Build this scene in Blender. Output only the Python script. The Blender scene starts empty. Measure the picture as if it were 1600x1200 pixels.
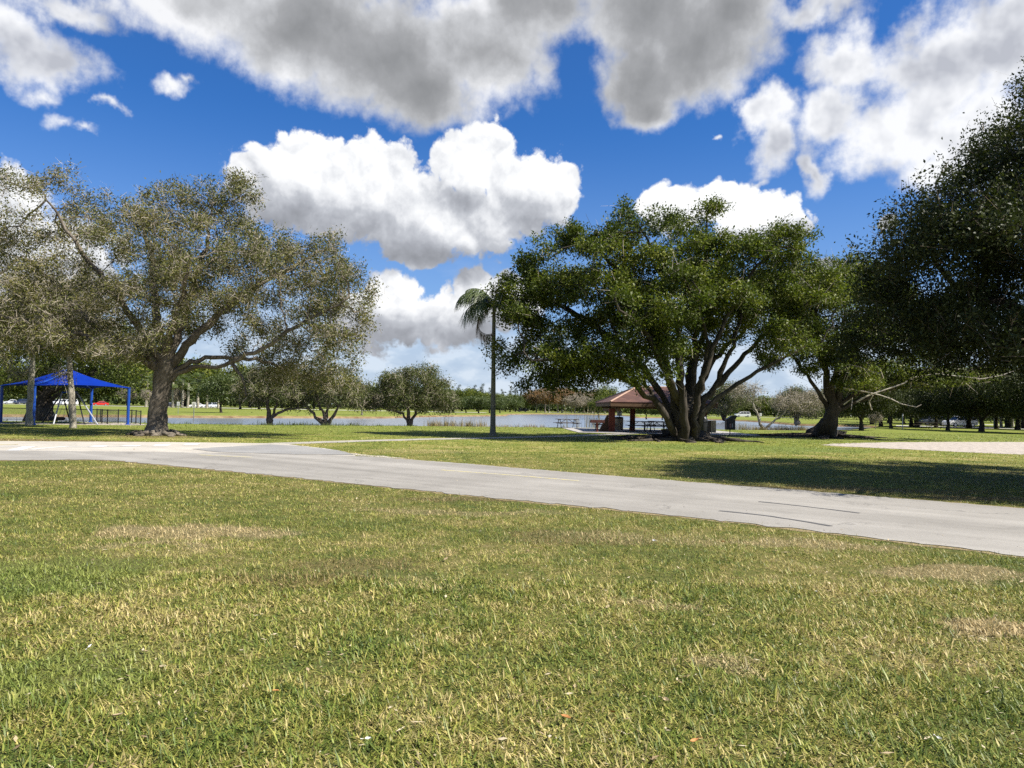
import bpy, bmesh, math, random, time
import numpy as np
from mathutils import Matrix, Vector
T0 = time.time()
R = math.radians
C = bpy.context.scene.collection
scene = bpy.context.scene

# ------------------------------------------------------------------ camera
F = 1163.0                      # focal length in photo pixels (1600 wide)
CAM_H = 1.6
PITCH, ROLL = 1.85, 1.05
cam_d = bpy.data.cameras.new("camera")
cam_d.sensor_width = 36.0
cam_d.lens = 36.0 * F / 1600.0
cam_d.clip_start = 0.1
cam_d.clip_end = 12000
cam = bpy.data.objects.new("camera", cam_d)
C.objects.link(cam)
ROT = Matrix.Rotation(R(90 + PITCH), 3, 'X') @ Matrix.Rotation(R(ROLL), 3, 'Z')
cam.matrix_world = Matrix.Translation((0, 0, CAM_H)) @ ROT.to_4x4()
scene.camera = cam

def ray(px, py):
    v = ROT @ Vector(((px - 800) / F, (600 - py) / F, -1.0))
    return v.normalized()
def G(px, py, z=0.0):
    """point on the level z seen at this photo pixel"""
    v = ray(px, py)
    t = (z - CAM_H) / v.z
    return Vector((v.x * t, v.y * t, z))
def at(px, py, d):
    """point at ground distance d (along +Y) seen at this photo pixel"""
    v = ray(px, py)
    t = d / v.y
    return Vector((v.x * t, d, CAM_H + v.z * t))
def spot(px, d, z=0.0):
    """ground point under this photo column at distance d"""
    p = at(px, 640, d)
    for _ in range(4):
        py = 640
        # the column leans a little with the roll: solve for the row that has height z
        p0, p1 = at(px, 500, d), at(px, 700, d)
        f = (z - p0.z) / (p1.z - p0.z)
        p = p0.lerp(p1, f)
    return Vector((p.x, d, z))

# ------------------------------------------------------------------ sun
SUN_EL, SUN_AZ = 49.0, 109.0     # azimuth clockwise from +Y (view direction)
sd = bpy.data.lights.new("sun", 'SUN')
sd.energy = 5.0
sd.angle = R(0.53)
sd.color = (1.0, 0.955, 0.88)
sun = bpy.data.objects.new("sun", sd)
C.objects.link(sun)
sdir = Vector((math.sin(R(SUN_AZ)) * math.cos(R(SUN_EL)), math.cos(R(SUN_AZ)) * math.cos(R(SUN_EL)), math.sin(R(SUN_EL))))
sun.rotation_euler = (-sdir).to_track_quat('-Z', 'Y').to_euler()
sun.location = (60, 0, 60)

# ------------------------------------------------------------------ world: Nishita sky with cumulus
scene.view_settings.view_transform = 'Standard'
scene.view_settings.look = 'None'
scene.view_settings.exposure = 0.95
scene.view_settings.gamma = 1.0
world = bpy.data.worlds.new("World")
scene.world = world
world.use_nodes = True
try:
    world.cycles.sampling_method = 'NONE'
except Exception:
    pass
scene.cycles.max_bounces = 8
scene.cycles.diffuse_bounces = 3
scene.cycles.glossy_bounces = 3
scene.cycles.transmission_bounces = 4
scene.cycles.transparent_max_bounces = 6
scene.cycles.sample_clamp_indirect = 6.0
scene.cycles.use_denoising = False

class NB:
    """small expression builder over a node tree"""
    def __init__(s, nt): s.nt = nt
    def node(s, t, **kw):
        n = s.nt.nodes.new(t)
        for k, v in kw.items(): setattr(n, k, v)
        return n
    def put(s, sock, v):
        if v is None: return
        if isinstance(v, bpy.types.NodeSocket): s.nt.links.new(v, sock)
        else:
            try: sock.default_value = v
            except Exception: sock.default_value = (*v, 1.0)
    def m(s, op, a, b=None, c=None, clamp=False):
        n = s.node('ShaderNodeMath', operation=op); n.use_clamp = clamp
        s.put(n.inputs[0], a); s.put(n.inputs[1], b); s.put(n.inputs[2], c)
        return n.outputs[0]
    def v(s, op, a, b=None, scale=None):
        n = s.node('ShaderNodeVectorMath', operation=op)
        s.put(n.inputs[0], a); s.put(n.inputs[1], b)
        if scale is not None: s.put(n.inputs['Scale'], scale)
        return n.outputs['Value'] if op in ('LENGTH', 'DOT_PRODUCT', 'DISTANCE') else n.outputs['Vector']
    def mix(s, f, a, b, blend='MIX'):
        n = s.node('ShaderNodeMix', data_type='RGBA', blend_type=blend)
        s.put(n.inputs[0], f); s.put(n.inputs[6], a); s.put(n.inputs[7], b)
        return n.outputs[2]
    def noise(s, vec, scale, detail=4, rough=0.5, dist=0.0, color=False, dim='3D'):
        n = s.node('ShaderNodeTexNoise', noise_dimensions=dim)
        s.put(n.inputs['Vector'], vec); s.put(n.inputs['Scale'], scale)
        s.put(n.inputs['Detail'], detail); s.put(n.inputs['Roughness'], rough); s.put(n.inputs['Distortion'], dist)
        return n.outputs['Color'] if color else n.outputs['Fac']
    def step(s, x, lo, hi, smooth=True, o0=0.0, o1=1.0):
        n = s.node('ShaderNodeMapRange', interpolation_type='SMOOTHSTEP' if smooth else 'LINEAR')
        s.put(n.inputs[0], x); s.put(n.inputs[1], lo); s.put(n.inputs[2], hi); s.put(n.inputs[3], o0); s.put(n.inputs[4], o1)
        return n.outputs[0]
    def ramp(s, f, stops):
        n = s.node('ShaderNodeValToRGB')
        e = n.color_ramp.elements
        while len(e) < len(stops): e.new(0.5)
        for el, (p, col) in zip(e, stops):
            el.position = p; el.color = (*col, 1.0) if len(col) == 3 else col
        s.put(n.inputs[0], f)
        return n.outputs[0]
    def xyz(s, x, y, z):
        n = s.node('ShaderNodeCombineXYZ')
        s.put(n.inputs[0], x); s.put(n.inputs[1], y); s.put(n.inputs[2], z)
        return n.outputs[0]
    def sep(s, v):
        n = s.node('ShaderNodeSeparateXYZ'); s.put(n.inputs[0], v)
        return n.outputs

PXD = 57.2958 / F     # degrees per photo pixel near the view axis
def azel(px, py):
    v = ray(px, py)
    return math.degrees(math.atan2(v.x, v.y)), math.degrees(math.asin(v.z))

# every cloud bank: centre (photo pixels -> azimuth/elevation), radii in pixels
CUMULUS = [(420,270,60,42),(500,250,84,44),(590,262,66,46),(480,315,110,50),(610,320,140,72),(738,250,70,64),(772,222,34,38),(828,300,78,62),
           (705,345,140,56),(648,392,70,24),(868,290,40,40),
           (1050,326,62,40),(1125,322,56,34),(1178,340,70,40),(1232,350,40,28),
           (620,452,46,34),(590,500,90,50),(744,452,50,38),(700,505,80,50),(786,470,60,50),
           (12,310,36,40),(60,420,110,90),(1300,425,60,26,.7),(1385,345,18,20,.5)]
OVERHEAD = [(320,-15,170,80),(470,40,150,95),(610,85,165,105),(668,150,115,62),(750,65,130,90),(835,0,110,62),
            (1020,5,130,92),(1085,75,130,86),(1005,130,75,66),(1150,15,80,60),(1015,172,50,34)]
BRIGHT = [(1480,125,130,105),(1575,60,120,95),(1420,205,150,72),(1520,215,110,90),(1320,90,66,52),(1210,215,44,58),(1203,160,34,34),(1300,185,70,60),(1262,275,24,50,.8),(1480,262,90,40),
          (60,85,84,62,.9),(10,50,60,60,.9),(100,195,56,24,.55),(140,205,40,14,.48),(176,168,30,18,.52),(258,132,60,22,.50),(290,126,40,18,.44),(60,150,50,30,.6),(1180,278,40,14,.5),(1130,215,14,14,.5),(1275,5,110,34,.8),(120,15,120,34,.7)]
COARSE_B = [(470,280,130,66),(600,300,170,85),(735,270,90,80),(825,300,85,65),(700,350,170,60),(1140,345,160,55),(640,480,130,60),(770,470,80,50),(60,400,120,110)]

def scloud(b, p, blobs, soft):
    f = None
    for q in blobs:
        px, py, rx, ry = q[:4]; wt = q[4] if len(q) > 4 else 1.0
        az, el = azel(px, py)
        d = b.v('SUBTRACT', p, (az, el, 0))
        d = b.v('MULTIPLY', d, (1 / (rx * PXD), 1 / (ry * PXD), 0))
        l = b.v('LENGTH', d)
        if wt != 1.0: l = b.m('ADD', l, 1 - wt)
        f = l if f is None else b.m('SMOOTH_MIN', f, l, soft)
    return b.m('SUBTRACT', 1.0, f)
def group(name, fn):
    g = bpy.data.node_groups.new(name, 'ShaderNodeTree')
    g.interface.new_socket('P', in_out='INPUT', socket_type='NodeSocketVector')
    g.interface.new_socket('Field', in_out='OUTPUT', socket_type='NodeSocketFloat')
    b = NB(g)
    gi, go = b.node('NodeGroupInput'), b.node('NodeGroupOutput')
    g.links.new(fn(b, gi.outputs[0]), go.inputs[0])
    return g
def billow(b, p, s0, n=4):
    """rounded cauliflower bumps with creases between them"""
    r = None
    for k in range(n):
        q = b.m('ABSOLUTE', b.m('SUBTRACT', b.noise(b.v('ADD', p, (7.3 * k, 3.1 * k, 0)), s0 * 2.15 ** k, 1.0, 0.5, dim='2D'), 0.5))
        q = b.m('MULTIPLY', q, 2.3 * 0.50 ** k)
        r = q if r is None else b.m('ADD', r, q)
    return r
def warp(b, p, s0, amp, det):
    n1 = b.v('SUBTRACT', b.noise(p, s0, det, 0.55, color=True, dim='2D'), (0.5, 0.5, 0.5))
    return b.v('ADD', p, b.v('MULTIPLY', n1, (amp, amp * 0.8, 0)))

wn = world.node_tree
wn.nodes.clear()
w = NB(wn)
tc = w.node('ShaderNodeTexCoord')
dirv = w.v('NORMALIZE', tc.outputs['Generated'])
dx, dy, dz = w.sep(dirv)
az = w.m('MULTIPLY', w.m('ARCTAN2', dx, dy), 57.2958)
el = w.m('MULTIPLY', w.m('ARCSINE', dz), 57.2958)
P = w.xyz(az, el, 0.0)

sky = w.node('ShaderNodeTexSky', sky_type='NISHITA')
sky.sun_disc = False
sky.sun_elevation = R(SUN_EL)
sky.sun_rotation = R(SUN_AZ)
sky.altitude = 0
sky.air_density = 1.0
sky.dust_density = 0.5
sky.ozone_density = 2.5
SKY_STRENGTH = 0.060
skyc = w.mix(1.0, sky.outputs[0], (0.29, 0.70, 1.23, 1), 'MULTIPLY')
K = 1.0 / SKY_STRENGTH     # cloud radiance is given as seen, before the background strength
CL = 0.475
def col(c): return tuple(x * K * CL for x in c)
def use(g, p):
    n = w.node('ShaderNodeGroup'); n.node_tree = g
    w.put(n.inputs[0], p); return n.outputs[0]

out = skyc
# thin bright cloud low over the horizon, all the way round
hp = w.v('MULTIPLY', P, (0.055, 0.15, 1.0))
h1 = w.noise(hp, 1.6, 6, 0.58, 0.3, dim='2D')
h2 = w.m('MULTIPLY', billow(w, w.v('MULTIPLY', P, (0.7, 1.5, 1)), 0.22, 4), 1.0)
low = w.step(el, 2.0, 12.5, True, 1.0, 0.0)
ha = w.m('MULTIPLY', w.step(w.m('MULTIPLY_ADD', low, 0.36, h1), 0.52, 0.72), low)
hc = w.ramp(h2, [(0.22, col((0.56, 0.65, 0.78))), (0.42, col((0.72, 0.80, 0.90))), (0.62, col((0.98, 1.02, 1.06)))])
out = w.mix(w.m('MULTIPLY', ha, 0.90), out, hc)
haze = w.step(el, -2.0, 22.0, True, 0.50, 0.0)
out = w.mix(haze, out, (*col((0.60, 0.75, 0.95)), 1))
# broken cloud outside the view
far_m = w.m('MAXIMUM', w.step(w.m('ABSOLUTE', az), 42.0, 60.0), w.step(el, 34.0, 46.0))
fn = w.noise(dirv, 3.2, 5, 0.55, 0.2)
fa = w.m('MULTIPLY', w.step(fn, 0.52, 0.60), far_m)
fc = w.ramp(fn, [(0.52, col((0.90, 0.93, 0.97))), (0.66, col((0.50, 0.52, 0.56)))])
out = w.mix(fa, out, fc)

# bright ragged banks
gD = group('bright_bank', lambda b, p: b.m('ADD', scloud(b, warp(b, p, 0.22, 4.6, 5), BRIGHT, 0.3), b.m('MULTIPLY', b.m('SUBTRACT', b.noise(p, 0.5, 6, 0.55, dim='2D'), 0.5), 0.95)))
fD = use(gD, P)
n0 = w.noise(P, 0.16, 4, 0.55, dim='2D'); n1 = w.noise(w.v('ADD', P, (0.9, 2.0, 0)), 0.16, 4, 0.55, dim='2D')
sD = w.m('MULTIPLY_ADD', w.m('SUBTRACT', n0, n1), 1.9, 0.70)
sD = w.m('SUBTRACT', sD, w.step(fD, 0.35, 0.95, True, 0.0, 0.22))
out = w.mix(w.m('MULTIPLY', w.step(fD, -0.06, 0.62), 0.97), out, w.ramp(sD, [(0.18, col((0.58, 0.60, 0.66))), (0.45, col((0.80, 0.82, 0.87))), (0.80, col((1.10, 1.11, 1.13)))]))
# sunlit cumulus with grey bases
gB = group('cumulus', lambda b, p: b.m('ADD', scloud(b, warp(b, p, 0.20, 2.6, 3), CUMULUS, 0.22), b.m('MULTIPLY', b.m('SUBTRACT', billow(b, p, 0.42, 5), 0.42), 0.42)))
gBc = group('cumulus_mass', lambda b, p: scloud(b, warp(b, p, 0.12, 3.4, 2), COARSE_B, 0.45))
gN = group('cumulus_bumps', lambda b, p: billow(b, p, 0.20, 5))
fB = use(gB, P)
dB = w.m('SUBTRACT', use(gBc, P), use(gBc, w.v('ADD', P, (0.5, 2.2, 0))))
dN = w.m('SUBTRACT', use(gN, P), use(gN, w.v('ADD', P, (0.28, 0.75, 0))))
sB = w.m('ADD', w.m('MULTIPLY_ADD', dB, 0.72, 0.46), w.m('MULTIPLY', dN, 0.50))
sB = w.m('MULTIPLY_ADD', sB, 0.66, 0.25)
out = w.mix(w.step(fB, -0.03, 0.20), out, w.ramp(sB, [(0.04, col((0.32, 0.335, 0.37))), (0.283, col((0.44, 0.46, 0.51))), (0.488, col((0.62, 0.645, 0.70))), (0.646, col((0.90, 0.92, 0.96))), (0.82, col((1.16, 1.17, 1.18)))]))
# broad flat grey-bottomed clouds overhead
gC = group('overhead', lambda b, p: b.m('ADD', scloud(b, warp(b, p, 0.15, 4.2, 6), OVERHEAD, 0.4), b.m('MULTIPLY', b.m('SUBTRACT', b.noise(p, 0.33, 6, 0.6, dim='2D'), 0.5), 0.60)))
fC = use(gC, P)
m0 = w.noise(P, 0.10, 5, 0.55, 0.3, dim='2D')
sC = w.m('SUBTRACT', w.m('MULTIPLY_ADD', w.m('SUBTRACT', m0, 0.5), 1.15, 0.90), w.step(fC, 0.0, 1.0, True, 0.0, 0.66))
sC = w.m('ADD', sC, w.step(az, azel(560, 60)[0], azel(270, 60)[0], True, 0.0, 0.34))
bC = w.m('SUBTRACT', billow(w, P, 0.24, 4), 0.40)
sC = w.m('MULTIPLY_ADD', w.m('MULTIPLY_ADD', bC, 0.16, sC), 0.72, 0.22)
out = w.mix(w.step(w.m('MULTIPLY_ADD', bC, 0.16, fC), -0.08, 0.40), out, w.ramp(sC, [(0.06, col((0.23, 0.24, 0.25))), (0.22, col((0.29, 0.30, 0.315))), (0.508, col((0.43, 0.44, 0.46))), (0.738, col((0.67, 0.685, 0.715))), (0.94, col((1.02, 1.03, 1.06)))]))
bg = w.node('ShaderNodeBackground')
w.put(bg.inputs['Color'], out)
bg.inputs['Strength'].default_value = SKY_STRENGTH
wo = w.node('ShaderNodeOutputWorld')
wn.links.new(bg.outputs[0], wo.inputs[0])

# ------------------------------------------------------------------ tags and mesh helpers
def tag(o, label=None, cat=None, group=None, kind=None):
    if label: o['label'] = label
    if cat: o['category'] = cat
    if group: o['group'] = group
    if kind: o['kind'] = kind
    return o
def empty(name, loc, rz=0.0):
    o = bpy.data.objects.new(name, None)
    o.empty_display_size = 0.3
    C.objects.link(o); o.location = loc; o.rotation_euler = (0, 0, rz)
    return o
def link_mesh(name, me, mats, parent=None, loc=None):
    o = bpy.data.objects.new(name, me)
    C.objects.link(o)
    for m_ in (mats if isinstance(mats, (list, tuple)) else [mats]): me.materials.append(m_)
    if parent: o.parent = parent
    if loc is not None: o.location = loc
    return o
def raw_mesh(name, verts, loops, starts, totals, mat_idx=None, smooth=False):
    me = bpy.data.meshes.new(name)
    verts = np.asarray(verts, np.float32)
    me.vertices.add(len(verts)); me.vertices.foreach_set('co', verts.ravel())
    me.loops.add(len(loops)); me.loops.foreach_set('vertex_index', np.asarray(loops, np.int32))
    me.polygons.add(len(starts)); me.polygons.foreach_set('loop_start', np.asarray(starts, np.int32))
    try: me.polygons.foreach_set('loop_total', np.asarray(totals, np.int32))
    except Exception: pass
    if mat_idx is not None: me.polygons.foreach_set('material_index', np.asarray(mat_idx, np.int32))
    if smooth: me.polygons.foreach_set('use_smooth', np.ones(len(starts), bool))
    me.update(calc_edges=True)
    return me
def quads_mesh(name, V):
    """V: (n,4,3) loose quads"""
    n = len(V)
    idx = np.arange(n * 4)
    return raw_mesh(name, V.reshape(-1, 3), idx, np.arange(n) * 4, np.full(n, 4))
class MB:
    def __init__(s): s.v = []; s.f = []
    def add(s, vs, fs):
        o = len(s.v); s.v += [tuple(v) for v in vs]; s.f += [tuple(i + o for i in f) for f in fs]
        return s
    def box(s, c, size, rot=None):
        x, y, z = (k / 2 for k in size)
        vs = [Vector((sx * x, sy * y, sz * z)) for sz in (-1, 1) for sx, sy in ((-1, -1), (1, -1), (1, 1), (-1, 1))]
        if rot: vs = [rot @ v for v in vs]
        vs = [v + Vector(c) for v in vs]
        return s.add(vs, [(3, 2, 1, 0), (4, 5, 6, 7), (0, 1, 5, 4), (1, 2, 6, 5), (2, 3, 7, 6), (3, 0, 4, 7)])
    def tube(s, pts, rad, n=8, caps=True):
        pts = [Vector(p) for p in pts]
        rad = rad if isinstance(rad, (list, tuple)) else [rad] * len(pts)
        rings = []
        for i, p in enumerate(pts):
            t = (pts[min(i + 1, len(pts) - 1)] - pts[max(i - 1, 0)]).normalized()
            a = Vector((0, 0, 1)) if abs(t.z) < 0.9 else Vector((1, 0, 0))
            u = t.cross(a).normalized(); w_ = t.cross(u)
            rings.append([p + (u * math.cos(k * 2 * math.pi / n) + w_ * math.sin(k * 2 * math.pi / n)) * rad[i] for k in range(n)])
        vs = [v for r in rings for v in r]
        fs = [(i * n + k, i * n + (k + 1) % n, (i + 1) * n + (k + 1) % n, (i + 1) * n + k) for i in range(len(pts) - 1) for k in range(n)]
        if caps: fs += [tuple(reversed(range(n))), tuple((len(pts) - 1) * n + k for k in range(n))]
        return s.add(vs, fs)
    def lathe(s, prof, n=16, c=(0, 0, 0)):
        vs = [(c[0] + r * math.cos(k * 2 * math.pi / n), c[1] + r * math.sin(k * 2 * math.pi / n), c[2] + z) for r, z in prof for k in range(n)]
        fs = [(i * n + k, i * n + (k + 1) % n, (i + 1) * n + (k + 1) % n, (i + 1) * n + k) for i in range(len(prof) - 1) for k in range(n)]
        fs += [tuple(reversed(range(n))), tuple((len(prof) - 1) * n + k for k in range(n))]
        return s.add(vs, fs)
    def prism(s, poly, axis, a, b):
        """poly: 2D points, extruded along axis from a to b"""
        def p3(q, h):
            return (h, q[0], q[1]) if axis == 'x' else ((q[0], h, q[1]) if axis == 'y' else (q[0], q[1], h))
        n = len(poly)
        vs = [p3(q, a) for q in poly] + [p3(q, b) for q in poly]
        fs = [tuple(range(n)), tuple(reversed(range(n, 2 * n)))] + [(i, i + n, (i + 1) % n + n, (i + 1) % n) for i in range(n)]
        return s.add(vs, fs)
    def build(s, name, mat, parent=None, loc=None, bevel=0.0, smooth=False, seg=2):
        me = bpy.data.meshes.new(name)
        bm = bmesh.new()
        bv = [bm.verts.new(v) for v in s.v]
        for f in s.f:
            try: bm.faces.new([bv[i] for i in f])
            except ValueError: pass
        bmesh.ops.recalc_face_normals(bm, faces=bm.faces)
        if bevel > 0:
            es = [e for e in bm.edges if len(e.link_faces) == 2 and e.calc_face_angle(0) > 0.6]
            bmesh.ops.bevel(bm, geom=es, offset=bevel, segments=seg, affect='EDGES', clamp_overlap=True)
        if smooth:
            for f in bm.faces: f.smooth = True
        bm.to_mesh(me); bm.free()
        if smooth:
            try: me.set_sharp_from_angle(angle=R(40))
            except Exception: pass
        return link_mesh(name, me, mat, parent, loc)

def copy_thing(src, loc, rz=0.0, scale=1.0, label=None, group=None):
    c = src.copy(); C.objects.link(c)
    c.location = loc; c.rotation_euler = (0, 0, rz); c.scale = (scale,) * 3 if not isinstance(scale, tuple) else scale
    if label: c['label'] = label
    if group: c['group'] = group
    def kids(a, b):
        for ch in [k for k in bpy.data.objects if k.parent == a]:
            d = ch.copy(); C.objects.link(d); d.parent = b
            kids(ch, d)
    kids(src, c)
    return c

# ------------------------------------------------------------------ materials
def new_mat(name):
    m_ = bpy.data.materials.new(name); m_.use_nodes = True
    nt = m_.node_tree; nt.nodes.clear()
    b = NB(nt)
    pr = b.node('ShaderNodeBsdfPrincipled')
    ou = b.node('ShaderNodeOutputMaterial')
    nt.links.new(pr.outputs[0], ou.inputs[0])
    return m_, b, pr, ou
def plain(name, c, rough=0.6, metal=0.0, var=0.18, scale=6.0, bump=0.0, spec=0.4, coat=0.0):
    m_, b, pr, ou = new_mat(name)
    tcn = b.node('ShaderNodeTexCoord')
    n = b.noise(tcn.outputs['Object'], scale, 5, 0.6)
    lo = tuple(x * (1 - var) for x in c); hi = tuple(min(1, x * (1 + var)) for x in c)
    b.put(pr.inputs['Base Color'], b.ramp(n, [(0.3, lo), (0.7, hi)]))
    pr.inputs['Roughness'].default_value = rough
    pr.inputs['Metallic'].default_value = metal
    pr.inputs['Specular IOR Level'].default_value = spec
    pr.inputs['Coat Weight'].default_value = coat
    if bump:
        bn = b.node('ShaderNodeBump'); bn.inputs['Strength'].default_value = bump; bn.inputs['Distance'].default_value = 0.02
        b.put(bn.inputs['Height'], b.noise(tcn.outputs['Object'], scale * 5, 4, 0.6)); b.put(pr.inputs['Normal'], bn.outputs[0])
    return m_
def bark(name, dark, light, scale=3.0, stretch=0.25, bump=0.9):
    m_, b, pr, ou = new_mat(name)
    tcn = b.node('ShaderNodeTexCoord')
    p = b.v('MULTIPLY', tcn.outputs['Object'], (1, 1, stretch))
    n = b.noise(p, scale * 3, 8, 0.65, 0.6)
    n2 = b.noise(tcn.outputs['Object'], 0.9, 4, 0.6)
    f = b.m('ADD', b.m('MULTIPLY', n, 0.65), b.m('MULTIPLY', n2, 0.35))
    b.put(pr.inputs['Base Color'], b.ramp(f, [(0.34, dark), (0.62, light)]))
    pr.inputs['Roughness'].default_value = 0.95
    pr.inputs['Specular IOR Level'].default_value = 0.15
    bn = b.node('ShaderNodeBump'); bn.inputs['Strength'].default_value = bump; bn.inputs['Distance'].default_value = 0.08
    b.put(bn.inputs['Height'], n); b.put(pr.inputs['Normal'], bn.outputs[0])
    return m_
def leaf(name, stops, trans=0.30, spec=0.35, rough=0.45, clump=0.5):
    """leaf colour varies leaf by leaf and in clumps of young and old growth"""
    m_, b, pr, ou = new_mat(name)
    geo = b.node('ShaderNodeNewGeometry')
    tcn = b.node('ShaderNodeTexCoord')
    n = b.noise(tcn.outputs['Object'], clump, 3, 0.6)
    f = b.m('ADD', b.m('MULTIPLY', geo.outputs['Random Per Island'], 0.55), b.m('MULTIPLY', b.step(n, 0.3, 0.7), 0.45))
    c = b.ramp(f, stops)
    b.put(pr.inputs['Base Color'], c)
    pr.inputs['Roughness'].default_value = rough
    pr.inputs['Specular IOR Level'].default_value = spec
    tr = b.node('ShaderNodeBsdfTranslucent')
    b.put(tr.inputs['Color'], b.mix(1.0, c, (1.15, 1.35, 0.55, 1), 'MULTIPLY'))
    mx = b.node('ShaderNodeMixShader'); mx.inputs[0].default_value = trans
    m_.node_tree.links.new(pr.outputs[0], mx.inputs[1]); m_.node_tree.links.new(tr.outputs[0], mx.inputs[2])
    m_.node_tree.links.new(mx.outputs[0], ou.inputs[0])
    return m_

# ------------------------------------------------------------------ ground, lake, road
def poly_sdf(px, py, poly):
    """signed distance of points to polygon, negative inside"""
    poly = np.asarray(poly, float)
    d = np.full(px.shape, 1e18); inside = np.zeros(px.shape, bool)
    n = len(poly)
    for i in range(n):
        a, c = poly[i], poly[(i + 1) % n]
        ex, ey = c - a
        wx, wy = px - a[0], py - a[1]
        t = np.clip((wx * ex + wy * ey) / (ex * ex + ey * ey + 1e-12), 0, 1)
        d = np.minimum(d, (wx - ex * t) ** 2 + (wy - ey * t) ** 2)
        cnd = ((a[1] <= py) & (c[1] > py)) | ((c[1] <= py) & (a[1] > py))
        with np.errstate(divide='ignore', invalid='ignore'):
            xi = a[0] + (py - a[1]) / (c[1] - a[1]) * ex
        inside ^= cnd & (px < xi)
    return np.where(inside, -1, 1) * np.sqrt(d)
def smooth_line(pts, rounds=2):
    pts = [Vector(p) for p in pts]
    for _ in range(rounds):
        q = [pts[0]]
        for a, c in zip(pts, pts[1:]): q += [a.lerp(c, 0.25), a.lerp(c, 0.75)]
        q.append(pts[-1]); pts = q
    return pts

WATER_Z = -0.42
near_px = [(-420, 659), (-200, 659.5), (0, 660), (120, 661), (220, 662.5), (300, 664.5), (420, 666.3), (520, 666.8), (640, 667.3), (780, 668.8), (920, 670), (1050, 671.5), (1180, 673.5), (1260, 674.3), (1300, 673.0), (1345, 671.5)]
far_px = [(1375, 669.0), (1345, 667.2), (1290, 666.3), (1240, 664.6), (1200, 660.9), (1165, 658.5), (1110, 656.3), (1060, 654.8), (1040, 653.4), (995, 653.2), (985, 650.6), (960, 649.0), (900, 647.9), (840, 647.5), (795, 648.0), (788, 650.2), (700, 651.0), (640, 652.4), (600, 653.8), (520, 653.6), (420, 653.3), (300, 652.9), (200, 652.0), (60, 651.5), (-200, 650.5), (-420, 649.5)]
LAKE = [G(x, y, -0.12).xy for x, y in near_px] + [G(x, y, WATER_Z).xy for x, y in far_px]
LAKE = [(p.x, p.y) for p in LAKE]

def axis(lo, hi, fine_lo, fine_hi, step, grow=1.16):
    a = list(np.arange(fine_lo, fine_hi, step)); s = step
    x = fine_hi
    while x < hi: a.append(x); s *= grow; x += s
    a.append(hi); s = step; x = fine_lo - step
    pre = []
    while x > lo: pre.append(x); s *= grow; x -= s
    pre.append(lo)
    return np.array(pre[::-1] + a)
gx = axis(-3500, 3500, -95, 75, 0.9)
gy = np.concatenate([axis(-60, 45, 0, 45, 1.5), axis(45.75, 5000, 46, 130, 0.75, 1.03)[1:]])
gy = np.unique(np.round(gy, 3))
XX, YY = np.meshgrid(gx, gy)
sdf = poly_sdf(XX, YY, LAKE)
rg = np.random.RandomState(3)
wob = 0.35 * np.sin(XX * 1.7 + 2 * np.sin(YY * .6)) + 0.25 * np.sin(XX * 3.9 + YY * 2.3)
s2 = sdf + wob * 0.5
t = np.clip((0.7 - s2) / 2.6, 0, 1)
ZZ = -1.3 * t * t * (3 - 2 * t)
nv, nx = XX.size, len(gx)
i0 = (np.arange(len(gy) - 1)[:, None] * nx + np.arange(nx - 1)[None, :]).ravel()
quads = np.stack([i0, i0 + 1, i0 + 1 + nx, i0 + nx], 1)
gme = raw_mesh('ground', np.stack([XX.ravel(), YY.ravel(), ZZ.ravel()], 1), quads.ravel(), np.arange(len(quads)) * 4, np.full(len(quads), 4), smooth=True)

def patch_mask(b, pos, spots, warp=0.9):
    nz = b.v('MULTIPLY', b.v('SUBTRACT', b.noise(pos, 0.9, 4, 0.65, color=True), (0.5, 0.5, 0.5)), (warp * 2, warp * 2, 0))
    p = b.v('ADD', pos, nz)
    r = None
    for (cx, cy, rx, ry, k) in spots:
        d = b.v('MULTIPLY', b.v('SUBTRACT', p, (cx, cy, 0)), (1 / rx, 1 / ry, 0))
        s_ = b.m('MULTIPLY', b.step(b.v('LENGTH', d), 1.1, 0.45), k)
        r = s_ if r is None else b.m('MAXIMUM', r, s_)
    return r
def gspot(px, py, rx, ry, k):
    c = G(px, py); return (c.x, c.y, rx, ry, k)
STRAW = [gspot(300, 830, 1.5, 0.62, 0.75), gspot(250, 850, 1.1, 0.4, 0.6), gspot(700, 800, 2.4, 0.5, 0.5), gspot(1560, 985, 0.65, 0.35, 0.9), gspot(1250, 850, 1.6, 0.6, 0.62),
         gspot(1480, 900, 1.1, 0.6, 0.75), gspot(1000, 840, 1.7, 0.5, 0.4), gspot(650, 705, 3.0, 1.8, 0.35), gspot(1050, 955, 0.35, 0.2, 0.55), gspot(1130, 1030, 0.3, 0.15, 0.55), gspot(650, 910, 0.6, 0.3, 0.3)]
BROWN = [gspot(480, 905, 0.9, 0.45, 0.5), gspot(580, 885, 1.0, 0.4, 0.5), gspot(760, 780, 2.2, 0.5, 0.6), gspot(900, 840, 1.6, 0.7, 0.5), gspot(1350, 765, 4.5, 0.9, 0.6), gspot(60, 688, 7, 1.2, 0.8), gspot(1560, 780, 2.2, 0.6, 0.7), gspot(243, 682, 3.0, 2.2, 0.7)]
LUSH_AND_SHADE = [gspot(60, 900, 1.5, 1.2, 0.55), gspot(230, 862, 0.22, 0.12, 1.0), gspot(820, 870, 0.25, 0.12, 0.8), gspot(90, 1050, 0.9, 0.6, 0.5), gspot(1560, 1100, 0.4, 0.4, 0.5), gspot(1150, 700, 8, 4, 0.7), gspot(1400, 745, 6, 4, 0.95)]  # lush spots; the last greens the grass to tint the dark oak's shadow
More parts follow.
